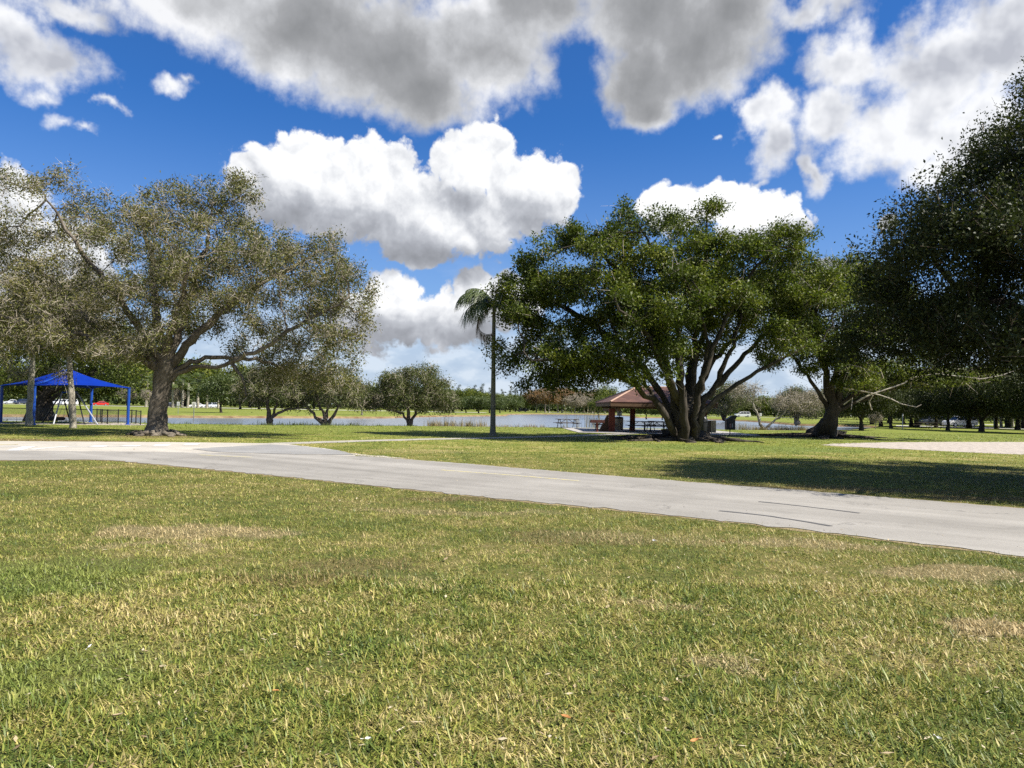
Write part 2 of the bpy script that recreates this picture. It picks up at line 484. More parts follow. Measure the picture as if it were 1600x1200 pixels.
def grass_colour(b, pos, rnd=None):
    n1 = b.noise(pos, 0.45, 4, 0.62)
    n2 = b.noise(pos, 2.6, 5, 0.7)
    f = b.m('ADD', b.m('MULTIPLY', b.m('SUBTRACT', n1, 0.5), 0.85), b.m('MULTIPLY_ADD', b.m('SUBTRACT', n2, 0.5), 0.70, 0.5))
    f = b.m('MULTIPLY_ADD', b.m('SUBTRACT', b.noise(pos, 9.0, 3, 0.6), 0.5), 0.45, f)
    if rnd is not None:
        f = b.m('ADD', f, b.m('MULTIPLY', b.m('SUBTRACT', rnd, 0.5), 0.36))
    c = b.ramp(f, [(0.28, (0.085, 0.128, 0.022)), (0.44, (0.180, 0.212, 0.036)), (0.56, (0.275, 0.260, 0.060)), (0.72, (0.44, 0.36, 0.160))])
    rr = rnd if rnd is not None else b.noise(pos, 30.0, 2, 0.7)
    def patch(c, spots, stops):
        k = patch_mask(b, pos, spots)
        k = b.step(b.m('ADD', k, b.m('MULTIPLY', b.m('SUBTRACT', rr, 0.5), 0.55)), 0.15, 0.75)
        return b.mix(k, c, b.ramp(rr, stops))
    c = patch(c, BROWN, [(0.0, (0.155, 0.125, 0.048)), (1.0, (0.27, 0.205, 0.085))])
    c = patch(c, STRAW, [(0.0, (0.34, 0.27, 0.12)), (1.0, (0.47, 0.38, 0.20))])
    c = patch(c, LUSH_AND_SHADE, [(0.0, (0.115, 0.165, 0.030)), (1.0, (0.215, 0.250, 0.060))])
    # lawns beyond the road are greener
    y = b.sep(pos)[1]
    gfar = b.step(y, 26.0, 45.0, True, 0.0, 0.62)
    c = b.mix(gfar, c, b.ramp(n2, [(0.3, (0.10, 0.150, 0.018)), (0.7, (0.17, 0.20, 0.035))]))
    return c

m_ground, b, pr, ou = new_mat('lawn')
pos = b.node('ShaderNodeNewGeometry').outputs['Position']
gc = grass_colour(b, pos)
fine = b.noise(pos, 22.0, 5, 0.75)
thatch = b.ramp(fine, [(0.35, (0.040, 0.036, 0.015)), (0.7, (0.10, 0.083, 0.036))])
gc = b.mix(b.step(b.sep(pos)[1], 12.0, 40.0, True, 0.72, 0.12), gc, thatch)
z = b.sep(pos)[2]
bank = b.noise(pos, 0.8, 4, 0.6)
gc = b.mix(b.step(z, -0.03, -0.22), gc, b.ramp(bank, [(0.35, (0.14, 0.085, 0.045)), (0.65, (0.26, 0.19, 0.10))]))
b.put(pr.inputs['Base Color'], gc)
pr.inputs['Roughness'].default_value = 0.95
pr.inputs['Specular IOR Level'].default_value = 0.1
bn = b.node('ShaderNodeBump'); bn.inputs['Strength'].default_value = 0.55; bn.inputs['Distance'].default_value = 0.05
b.put(bn.inputs['Height'], b.m('ADD', fine, b.noise(pos, 5.0, 4, 0.6))); b.put(pr.inputs['Normal'], bn.outputs[0])
tag(link_mesh('ground', gme, m_ground), 'mown park lawn with straw and green patches', None, None, 'structure')

# water
m_water, b, pr, ou = new_mat('lake_water')
pos = b.node('ShaderNodeNewGeometry').outputs['Position']
pr.inputs['Base Color'].default_value = (0.17, 0.185, 0.20, 1)
pr.inputs['Roughness'].default_value = 0.2
pr.inputs['IOR'].default_value = 1.333
pw_ = b.v('MULTIPLY', pos, (0.55, 1.6, 1.0))
bn = b.node('ShaderNodeBump'); bn.inputs['Strength'].default_value = 0.16; bn.inputs['Distance'].default_value = 0.08
b.put(bn.inputs['Height'], b.m('ADD', b.noise(pw_, 1.5, 5, 0.65, 0.4), b.m('MULTIPLY', b.noise(b.v('MULTIPLY', pos, (0.02, 0.12, 1)), 1.0, 3, 0.5), 1.2)))
b.put(pr.inputs['Normal'], bn.outputs[0])
lx = [p[0] for p in LAKE]; ly = [p[1] for p in LAKE]
x0, x1, y0, y1 = min(lx) - 3, max(lx) + 3, min(ly) - 3, max(ly) + 3
me = bpy.data.meshes.new('lake'); me.from_pydata([(x0, y0, WATER_Z), (x1, y0, WATER_Z), (x1, y1, WATER_Z), (x0, y1, WATER_Z)], [], [(0, 1, 2, 3)])
tag(link_mesh('lake', me, m_water), 'pale blue grey rippled lake', None, None, 'structure')

def sheet(name, outline, z, mat, jit=0.0, seg=0.3, seed=1, kind='structure', thick=0.0):
    """flat sheet from a ground outline with a slightly ragged rim"""
    rnd = random.Random(seed)
    pts = []
    n = len(outline)
    for i in range(n):
        a, c = Vector(outline[i][:2]), Vector(outline[(i + 1) % n][:2])
        k = max(1, int((c - a).length / seg)) if jit else 1
        for j in range(k):
            q = a.lerp(c, j / k)
            if jit: q = q + Vector((rnd.gauss(0, jit), rnd.gauss(0, jit)))
            pts.append(q)
    bm = bmesh.new()
    f = bm.faces.new([bm.verts.new((q.x, q.y, z)) for q in pts])
    bmesh.ops.triangulate(bm, faces=[f])
    bmesh.ops.recalc_face_normals(bm, faces=bm.faces)
    if bm.faces[:][0].normal.z < 0: bmesh.ops.reverse_faces(bm, faces=bm.faces)
    me = bpy.data.meshes.new(name); bm.to_mesh(me); bm.free()
    o = link_mesh(name, me, mat)
    o['kind'] = kind
    return o

def asphalt(name, lo, hi, streak):
    m_, b, pr, ou = new_mat(name)
    pos = b.node('ShaderNodeNewGeometry').outputs['Position']
    # streaks run along the driving direction
    ang = math.atan2(-11.8, 16.96)
    mp = b.node('ShaderNodeMapping'); mp.inputs['Rotation'].default_value = (0, 0, -ang)
    b.put(mp.inputs[0], pos)
    st = b.noise(b.v('MULTIPLY', mp.outputs[0], (0.05, 0.9, 1)), 1.0, 4, 0.6)
    gr = b.noise(pos, 26, 5, 0.85)
    bl = b.noise(pos, 0.5, 5, 0.6)
    f = b.m('ADD', b.m('MULTIPLY', st, streak), b.m('ADD', b.m('MULTIPLY', gr, 0.22), b.m('MULTIPLY', bl, 0.78 - streak)))
    c = b.ramp(f, [(0.32, lo), (0.60, hi)])
    vor = b.node('ShaderNodeTexVoronoi', feature='F1'); b.put(vor.inputs['Vector'], pos); vor.inputs['Scale'].default_value = 2.2
    sp = b.m('MULTIPLY', b.step(vor.outputs['Distance'], 0.055, 0.03), b.step(b.noise(pos, 1.1, 2, 0.5), 0.5, 0.56))
    c = b.mix(b.m('MULTIPLY', sp, 0.75), c, (0.07, 0.06, 0.05, 1))
    agg = b.noise(pos, 140, 2, 0.8)
    c = b.mix(b.step(agg, 0.55, 0.75, True, 0.0, 0.35), c, tuple(x * 1.45 for x in hi) + (1,))
    c = b.mix(b.step(agg, 0.46, 0.28, True, 0.0, 0.5), c, tuple(x * 0.5 for x in lo) + (1,))
    wp = b.v('ADD', pos, b.v('MULTIPLY', b.v('SUBTRACT', b.noise(pos, 1.3, 5, 0.7, color=True), (0.5, 0.5, 0.5)), (1.5, 1.5, 0)))
    cv = b.node('ShaderNodeTexVoronoi', feature='DISTANCE_TO_EDGE'); b.put(cv.inputs['Vector'], wp); cv.inputs['Scale'].default_value = 0.33
    ck = b.m('MULTIPLY', b.step(cv.outputs['Distance'], 0.0075, 0.003), b.step(b.noise(pos, 0.35, 3, 0.6), 0.50, 0.60))
    c = b.mix(b.m('MULTIPLY', ck, 0.6), c, (0.08, 0.075, 0.068, 1))
    blot = b.noise(pos, 0.9, 6, 0.7, 0.5)
    c = b.mix(b.step(blot, 0.56, 0.72, True, 0.0, 0.38), c, tuple(x * 0.78 for x in lo) + (1,))
    b.put(pr.inputs['Base Color'], c)
    pr.inputs['Roughness'].default_value = 0.9; pr.inputs['Specular IOR Level'].default_value = 0.2
    bn = b.node('ShaderNodeBump'); bn.inputs['Strength'].default_value = 0.35; bn.inputs['Distance'].default_value = 0.01
    b.put(bn.inputs['Height'], gr); b.put(pr.inputs['Normal'], bn.outputs[0])
    return m_
m_road = asphalt('pale_asphalt', (0.158, 0.146, 0.126), (0.325, 0.303, 0.265), 0.50)
m_lot = asphalt('bleached_asphalt', (0.30, 0.275, 0.232), (0.46, 0.42, 0.352), 0.3)
m_apron = asphalt('old_asphalt', (0.20, 0.195, 0.185), (0.28, 0.27, 0.25), 0.2)

near_edge = [G(x, y) for x, y in [(2300, 970), (1900, 911), (1600, 870), (1400, 846), (1200, 822), (1000, 801), (800, 782), (620, 763), (480, 749), (340, 735), (250, 726.5), (165, 718.5)]]
near_edge += [G(60, 719.2), G(0, 720), G(-300, 723), G(-900, 730)]
far_edge = [G(x, y) for x, y in [(2300, 858), (1900, 823), (1600, 795), (1400, 779), (1200, 763), (1000, 747.5), (850, 735.3), (740, 726), (640, 718.5), (562, 713.0)]]
lot_far = [G(x, y) for x, y in [(531, 704.5), (500, 700), (440, 693.2), (350, 692), (250, 691), (120, 690.2), (0, 689.4), (-300, 688), (-900, 684)]]
JOIN = [G(300, 712), G(0, 705), G(-900, 705)]
# road: sweeps along the near edge, the parking bay lies beyond it
road_out = smooth_line(near_edge, 1) + [G(-900, 706)] + [G(-300, 705), G(0, 704.5), G(200, 706), G(400, 709)] + smooth_line(far_edge[::-1], 1)
sheet('road', road_out, 0.012, m_road, 0.05, 0.14, 4)
lot_out = [G(562, 713.5), G(400, 711), G(200, 708), G(0, 706.5), G(-300, 707), G(-900, 708)] + lot_far[::-1]
sheet('parking_bay', lot_out, 0.008, m_lot, 0.05, 0.3, 5)
sheet('asphalt_apron', [G(300, 702), G(420, 695), G(470, 697.5), G(531, 704.8), G(556, 711.5), G(450, 710), G(340, 707)], 0.018, m_apron, 0.04, 0.3, 6)

m_conc = plain('path_concrete', (0.32, 0.295, 0.25), 0.9, 0, 0.2, 1.5, 0.3, 0.2)
m_sand = plain('white_sand', (0.37, 0.322, 0.27), 0.95, 0, 0.42, 3.5, 1.0, 0.1)
m_gravel = plain('limestone_gravel', (0.42, 0.375, 0.31), 0.95, 0, 0.3, 9, 1.0, 0.1)
pa = smooth_line([G(432, 693.4), G(520, 690.4), G(600, 688), G(680, 686), G(760, 684.6), G(840, 682.6), G(900, 681), G(985, 677.5)], 2)
path = []
for sgn in (1, -1):
    row = []
    for i, p in enumerate(pa):
        tdir = (pa[min(i + 1, len(pa) - 1)] - pa[max(i - 1, 0)]).normalized()
        row.append(p + Vector((-tdir.y, tdir.x, 0)) * 0.62 * sgn)
    path += row if sgn == 1 else row[::-1]
sheet('footpath', path, 0.006, m_conc, 0.03, 0.5, 7)
sheet('sand_court', [G(x, y) for x, y in [(1283, 695.4), (1300, 693.5), (1380, 691.2), (1480, 690.6), (1620, 690.8), (1900, 694), (1900, 722), (1620, 711), (1560, 709), (1500, 706.2), (1420, 702.5), (1360, 699.6), (1310, 697.4)]], 0.006, m_sand, 0.07, 0.4, 8)
sheet('sand_pit', [G(x, y) for x, y in [(-30, 660.8), (60, 660.6), (140, 660.2), (205, 661.0), (232, 663.2), (222, 664.6), (160, 664.2), (100, 663.6), (30, 662.6), (-30, 662.4)]], 0.006, m_sand, 0.06, 0.4, 9)
sheet('gravel_verge', [G(x, y) for x, y in [(536, 706), (560, 709.5), (600, 713), (645, 717.5), (600, 714.8), (562, 712.3), (545, 709)]], 0.005, m_gravel, 0.06, 0.2, 10)

m_verge = plain('straw_strewn_soil', (0.25, 0.195, 0.105), 0.95, 0, 0.4, 16, 0.8, 0.1)
for pts, sd_ in ((smooth_line(near_edge, 1), 31), (smooth_line(far_edge, 1), 32)):
    a_, c_ = [], []
    for i, p in enumerate(pts):
        tdir = (pts[min(i + 1, len(pts) - 1)] - pts[max(i - 1, 0)]).normalized(); nrm = Vector((-tdir.y, tdir.x, 0))
        a_.append(p + nrm * 0.12); c_.append(p - nrm * 0.12)
    rv_ = random.Random(sd_); vs = []
    dn = [pts[0]]
    for p, q in zip(pts, pts[1:]): dn += [p.lerp(q, k / max(1, int((q - p).length / .15))) for k in range(1, 1 + max(1, int((q - p).length / .15)))]
    for i, p in enumerate(dn):
        tdir = (dn[min(i + 1, len(dn) - 1)] - dn[max(i - 1, 0)]).normalized(); nrm = Vector((-tdir.y, tdir.x, 0))
        vs += [p + nrm * rv_.uniform(.05, .17) + Vector((0, 0, .0045)), p - nrm * rv_.uniform(.05, .17) + Vector((0, 0, .0045))]
    me = bpy.data.meshes.new('road_verge'); me.from_pydata(vs, [], [(2 * i, 2 * i + 1, 2 * i + 3, 2 * i + 2) for i in range(len(dn) - 1)])
    link_mesh('road_verge', me, m_verge)['kind'] = 'structure'
m_white = plain('white_road_paint', (0.62, 0.61, 0.58), 0.8, 0, 0.12, 4, 0, 0.2)
m_yellow, b, pr, ou = new_mat('worn_yellow_paint')
pos = b.node('ShaderNodeNewGeometry').outputs['Position']
wear = b.step(b.noise(pos, 9, 6, 0.75), 0.40, 0.62)
b.put(pr.inputs['Base Color'], b.mix(wear, (0.56, 0.47, 0.17, 1), (0.42, 0.395, 0.34, 1))); pr.inputs['Roughness'].default_value = 0.85
m_skid = plain('tar_strip', (0.085, 0.083, 0.082), 0.75, 0, 0.25, 14, 0.2, 0.3)
def strip(name, px_pts, wd, z, mat, label=None):
    pts = [G(x, y) for x, y in px_pts]
    pts = smooth_line(pts, 1)
    L_, R_ = [], []
    for i, p in enumerate(pts):
        tdir = (pts[min(i + 1, len(pts) - 1)] - pts[max(i - 1, 0)]).normalized()
        nrm = Vector((-tdir.y, tdir.x, 0)) * wd / 2
        L_.append(p + nrm); R_.append(p - nrm)
    o = sheet(name, L_ + R_[::-1], z, mat, 0.006, 0.12, sum(map(ord, name)) % 97 + len(pts))
    if label: o['label'] = label
    return o
strip('yellow_centre_line', [(690, 735.2), (744, 739.2), (820, 745), (905, 752.4)], 0.10, 0.016, m_yellow)
strip('yellow_centre_line', [(310, 711.3), (350, 713.2), (395, 715.3)], 0.12, 0.016, m_yellow)
strip('yellow_centre_line', [(-60, 695.5), (0, 695.2), (28, 694.8)], 0.25, 0.016, m_yellow)
strip('tar_strip', [(1124, 799.5), (1190, 806), (1250, 815), (1298, 823.5)], 0.085, 0.016, m_skid)
strip('tar_strip', [(1186, 785), (1240, 790.5), (1300, 797.5), (1342, 803)], 0.075, 0.016, m_skid)
strip('white_bay_line', [(20, 704.5), (35, 701), (46, 698.2)], 0.35, 0.016, m_white)
strip('white_bay_line', [(-60, 699.5), (0, 698.5), (60, 698.0)], 0.14, 0.016, m_white)
strip('white_bay_line', [(48, 703), (80, 700), (105, 698)], 0.16, 0.016, m_white)
strip('white_bay_line', [(105, 698.6), (180, 698.2), (212, 697.4)], 0.12, 0.016, m_white)
strip('white_bay_line', [(148, 698.9), (160, 697.2)], 0.5, 0.020, m_white)
strip('white_bay_line', [(199, 698.2), (211, 696.3)], 0.55, 0.020, m_white)
strip('white_bay_line', [(249, 697.2), (257, 695)], 0.5, 0.016, m_white)
strip('white_bay_line', [(296, 695.6), (303, 693.6)], 0.5, 0.016, m_white)

# ------------------------------------------------------------------ grass blades
m_blade, b, pr, ou = new_mat('grass_blade')
gn = b.node('ShaderNodeNewGeometry')
c = grass_colour(b, gn.outputs['Position'], gn.outputs['Random Per Island'])
r2 = b.m('FRACT', b.m('MULTIPLY', gn.outputs['Random Per Island'], 17.31))
c = b.mix(1.0, c, b.ramp(r2, [(0.0, (0.58, 0.60, 0.52)), (0.55, (1.10, 1.07, 1.02)), (1.0, (1.60, 1.52, 1.52))]), 'MULTIPLY')
b.put(pr.inputs['Base Color'], c)
pr.inputs['Roughness'].default_value = 0.5; pr.inputs['Specular IOR Level'].default_value = 0.35
tr = b.node('ShaderNodeBsdfTranslucent'); b.put(tr.inputs['Color'], c)
mx = b.node('ShaderNodeMixShader'); mx.inputs[0].default_value = 0.25
m_blade.node_tree.links.new(pr.outputs[0], mx.inputs[1]); m_blade.node_tree.links.new(tr.outputs[0], mx.inputs[2]); m_blade.node_tree.links.new(mx.outputs[0], ou.inputs[0])
HARD = [[(p[0], p[1]) for p in road_out], [(p.x, p.y) for p in lot_out], [(p.x, p.y) for p in path],
        [(G(x, y).x, G(x, y).y) for x, y in [(1283, 695.4), (1380, 691.2), (1480, 690.6), (1620, 690.8), (1900, 694), (1900, 722), (1620, 711), (1500, 706.2), (1420, 702.5), (1310, 697.4)]]]
def soft_noise(x, y, k, seed):
    r = np.random.RandomState(seed); v = np.zeros_like(x)
    for i in range(7):
        a, ph = r.uniform(0, 2 * np.pi, 2); f_ = k * r.uniform(0.6, 1.9)
        v += np.sin(f_ * (x * np.cos(a) + y * np.sin(a)) + ph)
    return v / 7 * 1.6
def blades(bands, seed=11):
    r = np.random.RandomState(seed)
    V, T = [], []
    for (ya, yb, dens, hgt, wid, hv, simple) in bands:
        area_w = lambda y: 0.70 * y + 4.4
        n = int(dens * ((area_w(ya) + area_w(yb)) * (yb - ya)))
        y = r.uniform(ya, yb, n); x = r.uniform(-1, 1, n) * area_w(yb)
        keep = np.abs(x) < area_w(y); x, y = x[keep], y[keep]
        for poly in HARD:
            keep = poly_sdf(x, y, poly) > r.normal(-0.11, 0.09, len(x)); x, y = x[keep], y[keep]
        keep = poly_sdf(x, y, LAKE) > 0.6; x, y = x[keep], y[keep]
        tuft = soft_noise(x, y, 5.0, 5) + 0.6 * soft_noise(x, y, 16.0, 6)
        keep = r.uniform(0, 1, len(x)) < np.clip(0.85 + 0.3 * tuft, 0.5, 1); x, y, tuft = x[keep], y[keep], tuft[keep]
        n = len(x)
        edge = np.clip(0.45 + 1.6 * np.maximum(poly_sdf(x, y, HARD[0]), 0), 0.45, 1)
        h = edge * hgt * r.lognormal(0, hv, n) * np.clip(1 + 0.30 * tuft, 0.6, 1.6)
        az_ = r.uniform(0, 2 * np.pi, n) + 0.8 * soft_noise(x, y, 2.0, 9)
        tl = np.clip(r.normal(1.15, 0.40, n), 0.1, 1.55)
        dxy = np.stack([np.cos(az_), np.sin(az_)], 1)
        sd_ = np.stack([-np.sin(az_), np.cos(az_)], 1)
        w_ = wid * r.uniform(0.5, 1.5, n) / 2
        base = np.stack([x, y, np.zeros(n)], 1)
        def pt(side, up, out):
            p = base.copy()
            p[:, :2] += dxy * (h * out)[:, None] + sd_ * (w_ * side)[:, None]
            p[:, 2] += h * up
            return p
        Z0 = np.zeros(n)
        mo, mu = np.sin(tl) * 0.5, np.cos(tl) * 0.5
        t2 = np.clip(tl + r.normal(0.18, 0.25, n), 0.1, 1.62)
        to, tu = mo + np.sin(t2) * 0.5, np.maximum(mu + np.cos(t2) * 0.5, 0.06)
        if simple:
            T.append(np.stack([pt(-0.9, Z0, Z0), pt(0.9, Z0, Z0), pt(0.0, tu, to)], 1))
        else:
            V.append(np.stack([pt(-0.8, Z0, Z0), pt(0.8, Z0, Z0), pt(1.0, mu, mo), pt(-1.0, mu, mo), pt(0.0, tu, to)], 1))
    V = np.concatenate(V); n = len(V); T = np.concatenate(T); m = len(T)
    i5 = np.arange(n)[:, None] * 5
    loops = np.concatenate([np.concatenate([i5 + np.array([[0, 1, 2, 3]]), i5 + np.array([[3, 2, 4]])], 1).ravel(), n * 5 + np.arange(m * 3)])
    st = np.concatenate([(np.arange(n)[:, None] * 7 + np.array([[0, 4]])).ravel(), n * 7 + np.arange(m) * 3])
    tt = np.concatenate([np.tile([4, 3], n), np.full(m, 3)])
    return raw_mesh('grass', np.concatenate([V.reshape(-1, 3), T.reshape(-1, 3)]), loops, st, tt)
bl = blades([(1.2, 2.4, 5000, 0.046, 0.0062, 0.40, 0), (2.4, 4.5, 10000, 0.046, 0.0062, 0.40, 0), (4.5, 7.0, 6800, 0.043, 0.0070, 0.38, 0), (7.0, 11.0, 3700, 0.040, 0.0090, 0.36, 1), (11.0, 17.0, 1750, 0.038, 0.0125, 0.32, 1), (17.0, 27.0, 650, 0.036, 0.019, 0.3, 1), (27.0, 46.0, 170, 0.040, 0.036, 0.3, 1), (46, 66, 45, 0.05, 0.06, 0.3, 1)])
tag(link_mesh('grass', bl, m_blade), 'short trampled lawn grass, green and straw coloured', 'grass', None, 'stuff')

# scattered straw, leaf bits and grit on road and lawn
rg_ = np.random.RandomState(21)
n = 4600
yy = 2.6 + 22 * rg_.uniform(0, 1, n) ** 1.3; xx = rg_.uniform(-1, 1, n) * (0.72 * yy + 1.5)
onroad = poly_sdf(xx, yy, HARD[0])
keep = (onroad > -0.55 * rg_.exponential(1, n)) | (rg_.uniform(0, 1, n) < 0.045)
xx, yy, onroad = xx[keep], yy[keep], onroad[keep]; n = len(xx)
zz = np.where(onroad < 0, 0.016, 0.022 + 0.012 * rg_.uniform(0, 1, n))
cen = np.stack([xx, yy, zz], 1)
az_ = rg_.uniform(0, 6.28, n); ln = rg_.lognormal(-4.25, .42, n); wd = ln * rg_.uniform(.12, .5, n)
d = np.stack([np.cos(az_) * ln, np.sin(az_) * ln, rg_.uniform(0, .35, n) * ln], 1); s_ = np.stack([-np.sin(az_) * wd, np.cos(az_) * wd, rg_.uniform(0, .2, n) * wd], 1)
m_litter, b, pr, ou = new_mat('dry_leaf_bits')
b.put(pr.inputs['Base Color'], b.ramp(b.node('ShaderNodeNewGeometry').outputs['Random Per Island'], [(0.0, (0.07, 0.045, 0.025)), (0.35, (0.22, 0.15, 0.075)), (0.7, (0.42, 0.33, 0.19)), (1.0, (0.55, 0.47, 0.33))])); pr.inputs['Roughness'].default_value = 0.85
tag(link_mesh('leaf_litter', quads_mesh('leaf_litter', np.stack([cen - d, cen + s_, cen + d, cen - s_], 1)), m_litter), 'dry leaf bits and straw scattered on road edge and lawn', 'litter', None, 'stuff')

# ------------------------------------------------------------------ trees
class Skeleton:
    def __init__(s, root):
        s.p = [np.array(root, float)]; s.par = [-1]; s.fix = [None]
    def limb(s, start, pts, r0=None, r1=None, step=0.5, wig=0.06, rng=None):
        """guide limb through points, starting at node index start; returns node indices"""
        idx = [start]; path = [s.p[start]] + [np.array(q, float) for q in pts]
        dense = [path[0]]
        cr = path if len(path) < 3 else None
        for a, c in zip(path, path[1:]):
            n = max(1, int(np.linalg.norm(c - a) / step))
            for k in range(1, n + 1): dense.append(a + (c - a) * k / n)
        dense = np.array(dense)
        for _ in range(2):
            if len(dense) > 3: dense[1:-1] = dense[1:-1] * 0.5 + (dense[:-2] + dense[2:]) * 0.25
        for k, q in enumerate(dense[1:]):
            if rng is not None: q = q + rng.normal(0, wig, 3)
            s.p.append(q); s.par.append(idx[-1])
            f = (k + 1) / (len(dense) - 1)
            s.fix.append(None if r0 is None else r0 + (r1 - r0) * f)
            idx.append(len(s.p) - 1)
        return idx
    def grow(s, att, step, infl, kill, iters, rng, jit=0.25, grav=0.0):
        att = np.asarray(att, float); A = len(att)
        P_ = np.array(s.p)
        nd = np.full(A, 1e9); ni = np.zeros(A, int)
        for c0 in range(0, len(P_), 400):
            d = np.linalg.norm(att[:, None, :] - P_[None, c0:c0 + 400, :], axis=2)
            j = d.argmin(1); dm = d[np.arange(A), j]
            u = dm < nd; nd[u] = dm[u]; ni[u] = j[u] + c0
        alive = nd > kill
        kids = {}
        for it in range(iters):
            act = alive & (nd < infl)
            if not act.any():
                if not alive.any(): break
                k = np.where(alive, nd, 1e9).argmin(); act = np.zeros(A, bool); act[k] = True
            nodes = np.unique(ni[act])
            allp = np.array(s.p)
            dv = att[act] - allp[ni[act]]; dv /= np.linalg.norm(dv, axis=1)[:, None] + 1e-9
            acc = np.zeros((len(s.p), 3)); np.add.at(acc, ni[act], dv)
            new, npar = [], []
            for n in nodes:
                if kids.get(n, 0) >= 3: 
                    alive[act & (ni == n)] = False
                    continue
                v = acc[n] / (np.linalg.norm(acc[n]) + 1e-9) + rng.normal(0, jit, 3); v[2] -= grav
                v /= np.linalg.norm(v) + 1e-9
                new.append(allp[n] + v * step); npar.append(n); kids[n] = kids.get(n, 0) + 1
            if not new: continue
            new = np.array(new); b0 = len(s.p)
            for q, n in zip(new, npar): s.p.append(q); s.par.append(int(n)); s.fix.append(None)
            al = np.where(alive)[0]
            d = np.linalg.norm(att[al][:, None, :] - new[None], axis=2)
            j = d.argmin(1); dm = d[np.arange(len(al)), j]
            u = dm < nd[al]; nd[al[u]] = dm[u]; ni[al[u]] = j[u] + b0
            alive &= nd > kill
            if len(s.p) > 9000: break
    def finish(s, tip, base_r):
        n = len(s.p); w_ = np.ones(n); s.par = np.array(s.par); s.p = np.array(s.p)
        w_ *= 0.12
        hasch = np.zeros(n, bool); hasch[s.par[1:]] = True
        w_[~hasch] = 1.0
        for i in range(n - 1, 0, -1): w_[s.par[i]] += w_[i]
        ex = math.log(max(w_[0], 2.0)) / math.log(base_r / tip)
        s.w = w_; s.r = tip * w_ ** (1 / ex)
        for i, f in enumerate(s.fix):
            if f is not None: s.r[i] = max(s.r[i] * 0.6, f)
        return s
    def tubes(s, origin, flare=0.0, flare_h=1.0, lobes=5, rng=None, minr=0.0, rough=0.0):
        """skin every chain of nodes; returns verts, faces"""
        n = len(s.p); ch = [[] for _ in range(n)]
        for i in range(1, n): ch[s.par[i]].append(i)
        V, L_, S_, Tt = [], [], [], []; vo = 0; lo = 0
        starts = [0]; done = set()
        stack = [(0, None)]
        ph = rng.uniform(0, 6.28, 4) if rng is not None else np.zeros(4)
        while stack:
            i, frm = stack.pop()
            chain = [] if frm is None else [frm]
            while True:
                chain.append(i)
                if not ch[i]: break
                m_ = max(ch[i], key=lambda k: s.w[k] + (1e4 * (s.fix[k] or 0)))
                for k in ch[i]:
                    if k != m_: stack.append((k, i))
                i = m_
            if len(chain) < 2: continue
            rr = s.r[chain].copy()
            if rng is not None: rr = np.where(rr > 0.04, rr * np.exp(rng.normal(0, 0.07, len(rr))), rr)
            if frm is not None: rr[0] = min(rr[0], rr[1] * 1.15)
            if rr.max() < minr: continue
            sides = 14 if rr.max() > 0.3 else (8 if rr.max() > 0.1 else (5 if rr.max() > 0.04 else 3))
            pts = s.p[chain]
            tg = np.gradient(pts, axis=0); tg /= np.linalg.norm(tg, axis=1)[:, None] + 1e-9
            u = np.cross(tg[0], [0.31, 0.87, 0.39]); u /= np.linalg.norm(u)
            an = np.arange(sides) * 2 * np.pi / sides
            rings = []
            for k in range(len(chain)):
                u = u - tg[k] * (u @ tg[k]); u /= np.linalg.norm(u) + 1e-9
                v = np.cross(tg[k], u)
                rad = np.full(sides, rr[k])
                zh = pts[k][2] - origin[2]
                if flare > 0 and zh < flare_h * 3 and rr[k] > 0.15:
                    e = math.exp(-max(zh, 0) / flare_h)
                    rad = rad * (1 + flare * e * (1 + 0.55 * np.cos(lobes * an + ph[0]) + 0.35 * np.cos((lobes + 2) * an + ph[1])))
                if rough and rr[k] > 0.12:
                    rad = rad * (1 + rough * np.cos(3 * an + ph[2] + k * 0.35) + rough * 0.8 * np.cos(5 * an + ph[3] - k * 0.5))
                rings.append(pts[k] + np.outer(np.cos(an) * rad, u) + np.outer(np.sin(an) * rad, v))
            V.append(np.concatenate(rings))
            for k in range(len(chain) - 1):
                a = vo + k * sides + np.arange(sides); c = vo + k * sides + (np.arange(sides) + 1) % sides
                q = np.stack([a, c, c + sides, a + sides], 1)
                L_.append(q.ravel()); S_.append(lo + np.arange(sides) * 4); Tt.append(np.full(sides, 4)); lo += sides * 4
            vo += len(chain) * sides
        return np.concatenate(V) - np.array(origin), np.concatenate(L_), np.concatenate(S_), np.concatenate(Tt)

def in_lobes(lobes, n, rng, clumps=None, spread=0.6, shell=0.35):
    """random points in a union of ellipsoids, gathered into clumps so the crown has gaps"""
    vol = np.array([l[3] * l[4] * l[5] for l in lobes]) ** 0.8; vol /= vol.sum()
    k = rng.choice(len(lobes), (clumps or n), p=vol)
    d = rng.normal(0, 1, (len(k), 3)); d /= np.linalg.norm(d, axis=1)[:, None]
    rad = rng.uniform(shell, 1, len(k)) ** (1 / 2.2)
    L = np.array(lobes)
    c = L[k, :3] + d * rad[:, None] * L[k, 3:6]
    if not clumps: return c
    j = rng.randint(0, clumps, n)
    return c[j] + rng.normal(0, spread, (n, 3)) * np.array([1, 1, 0.5])

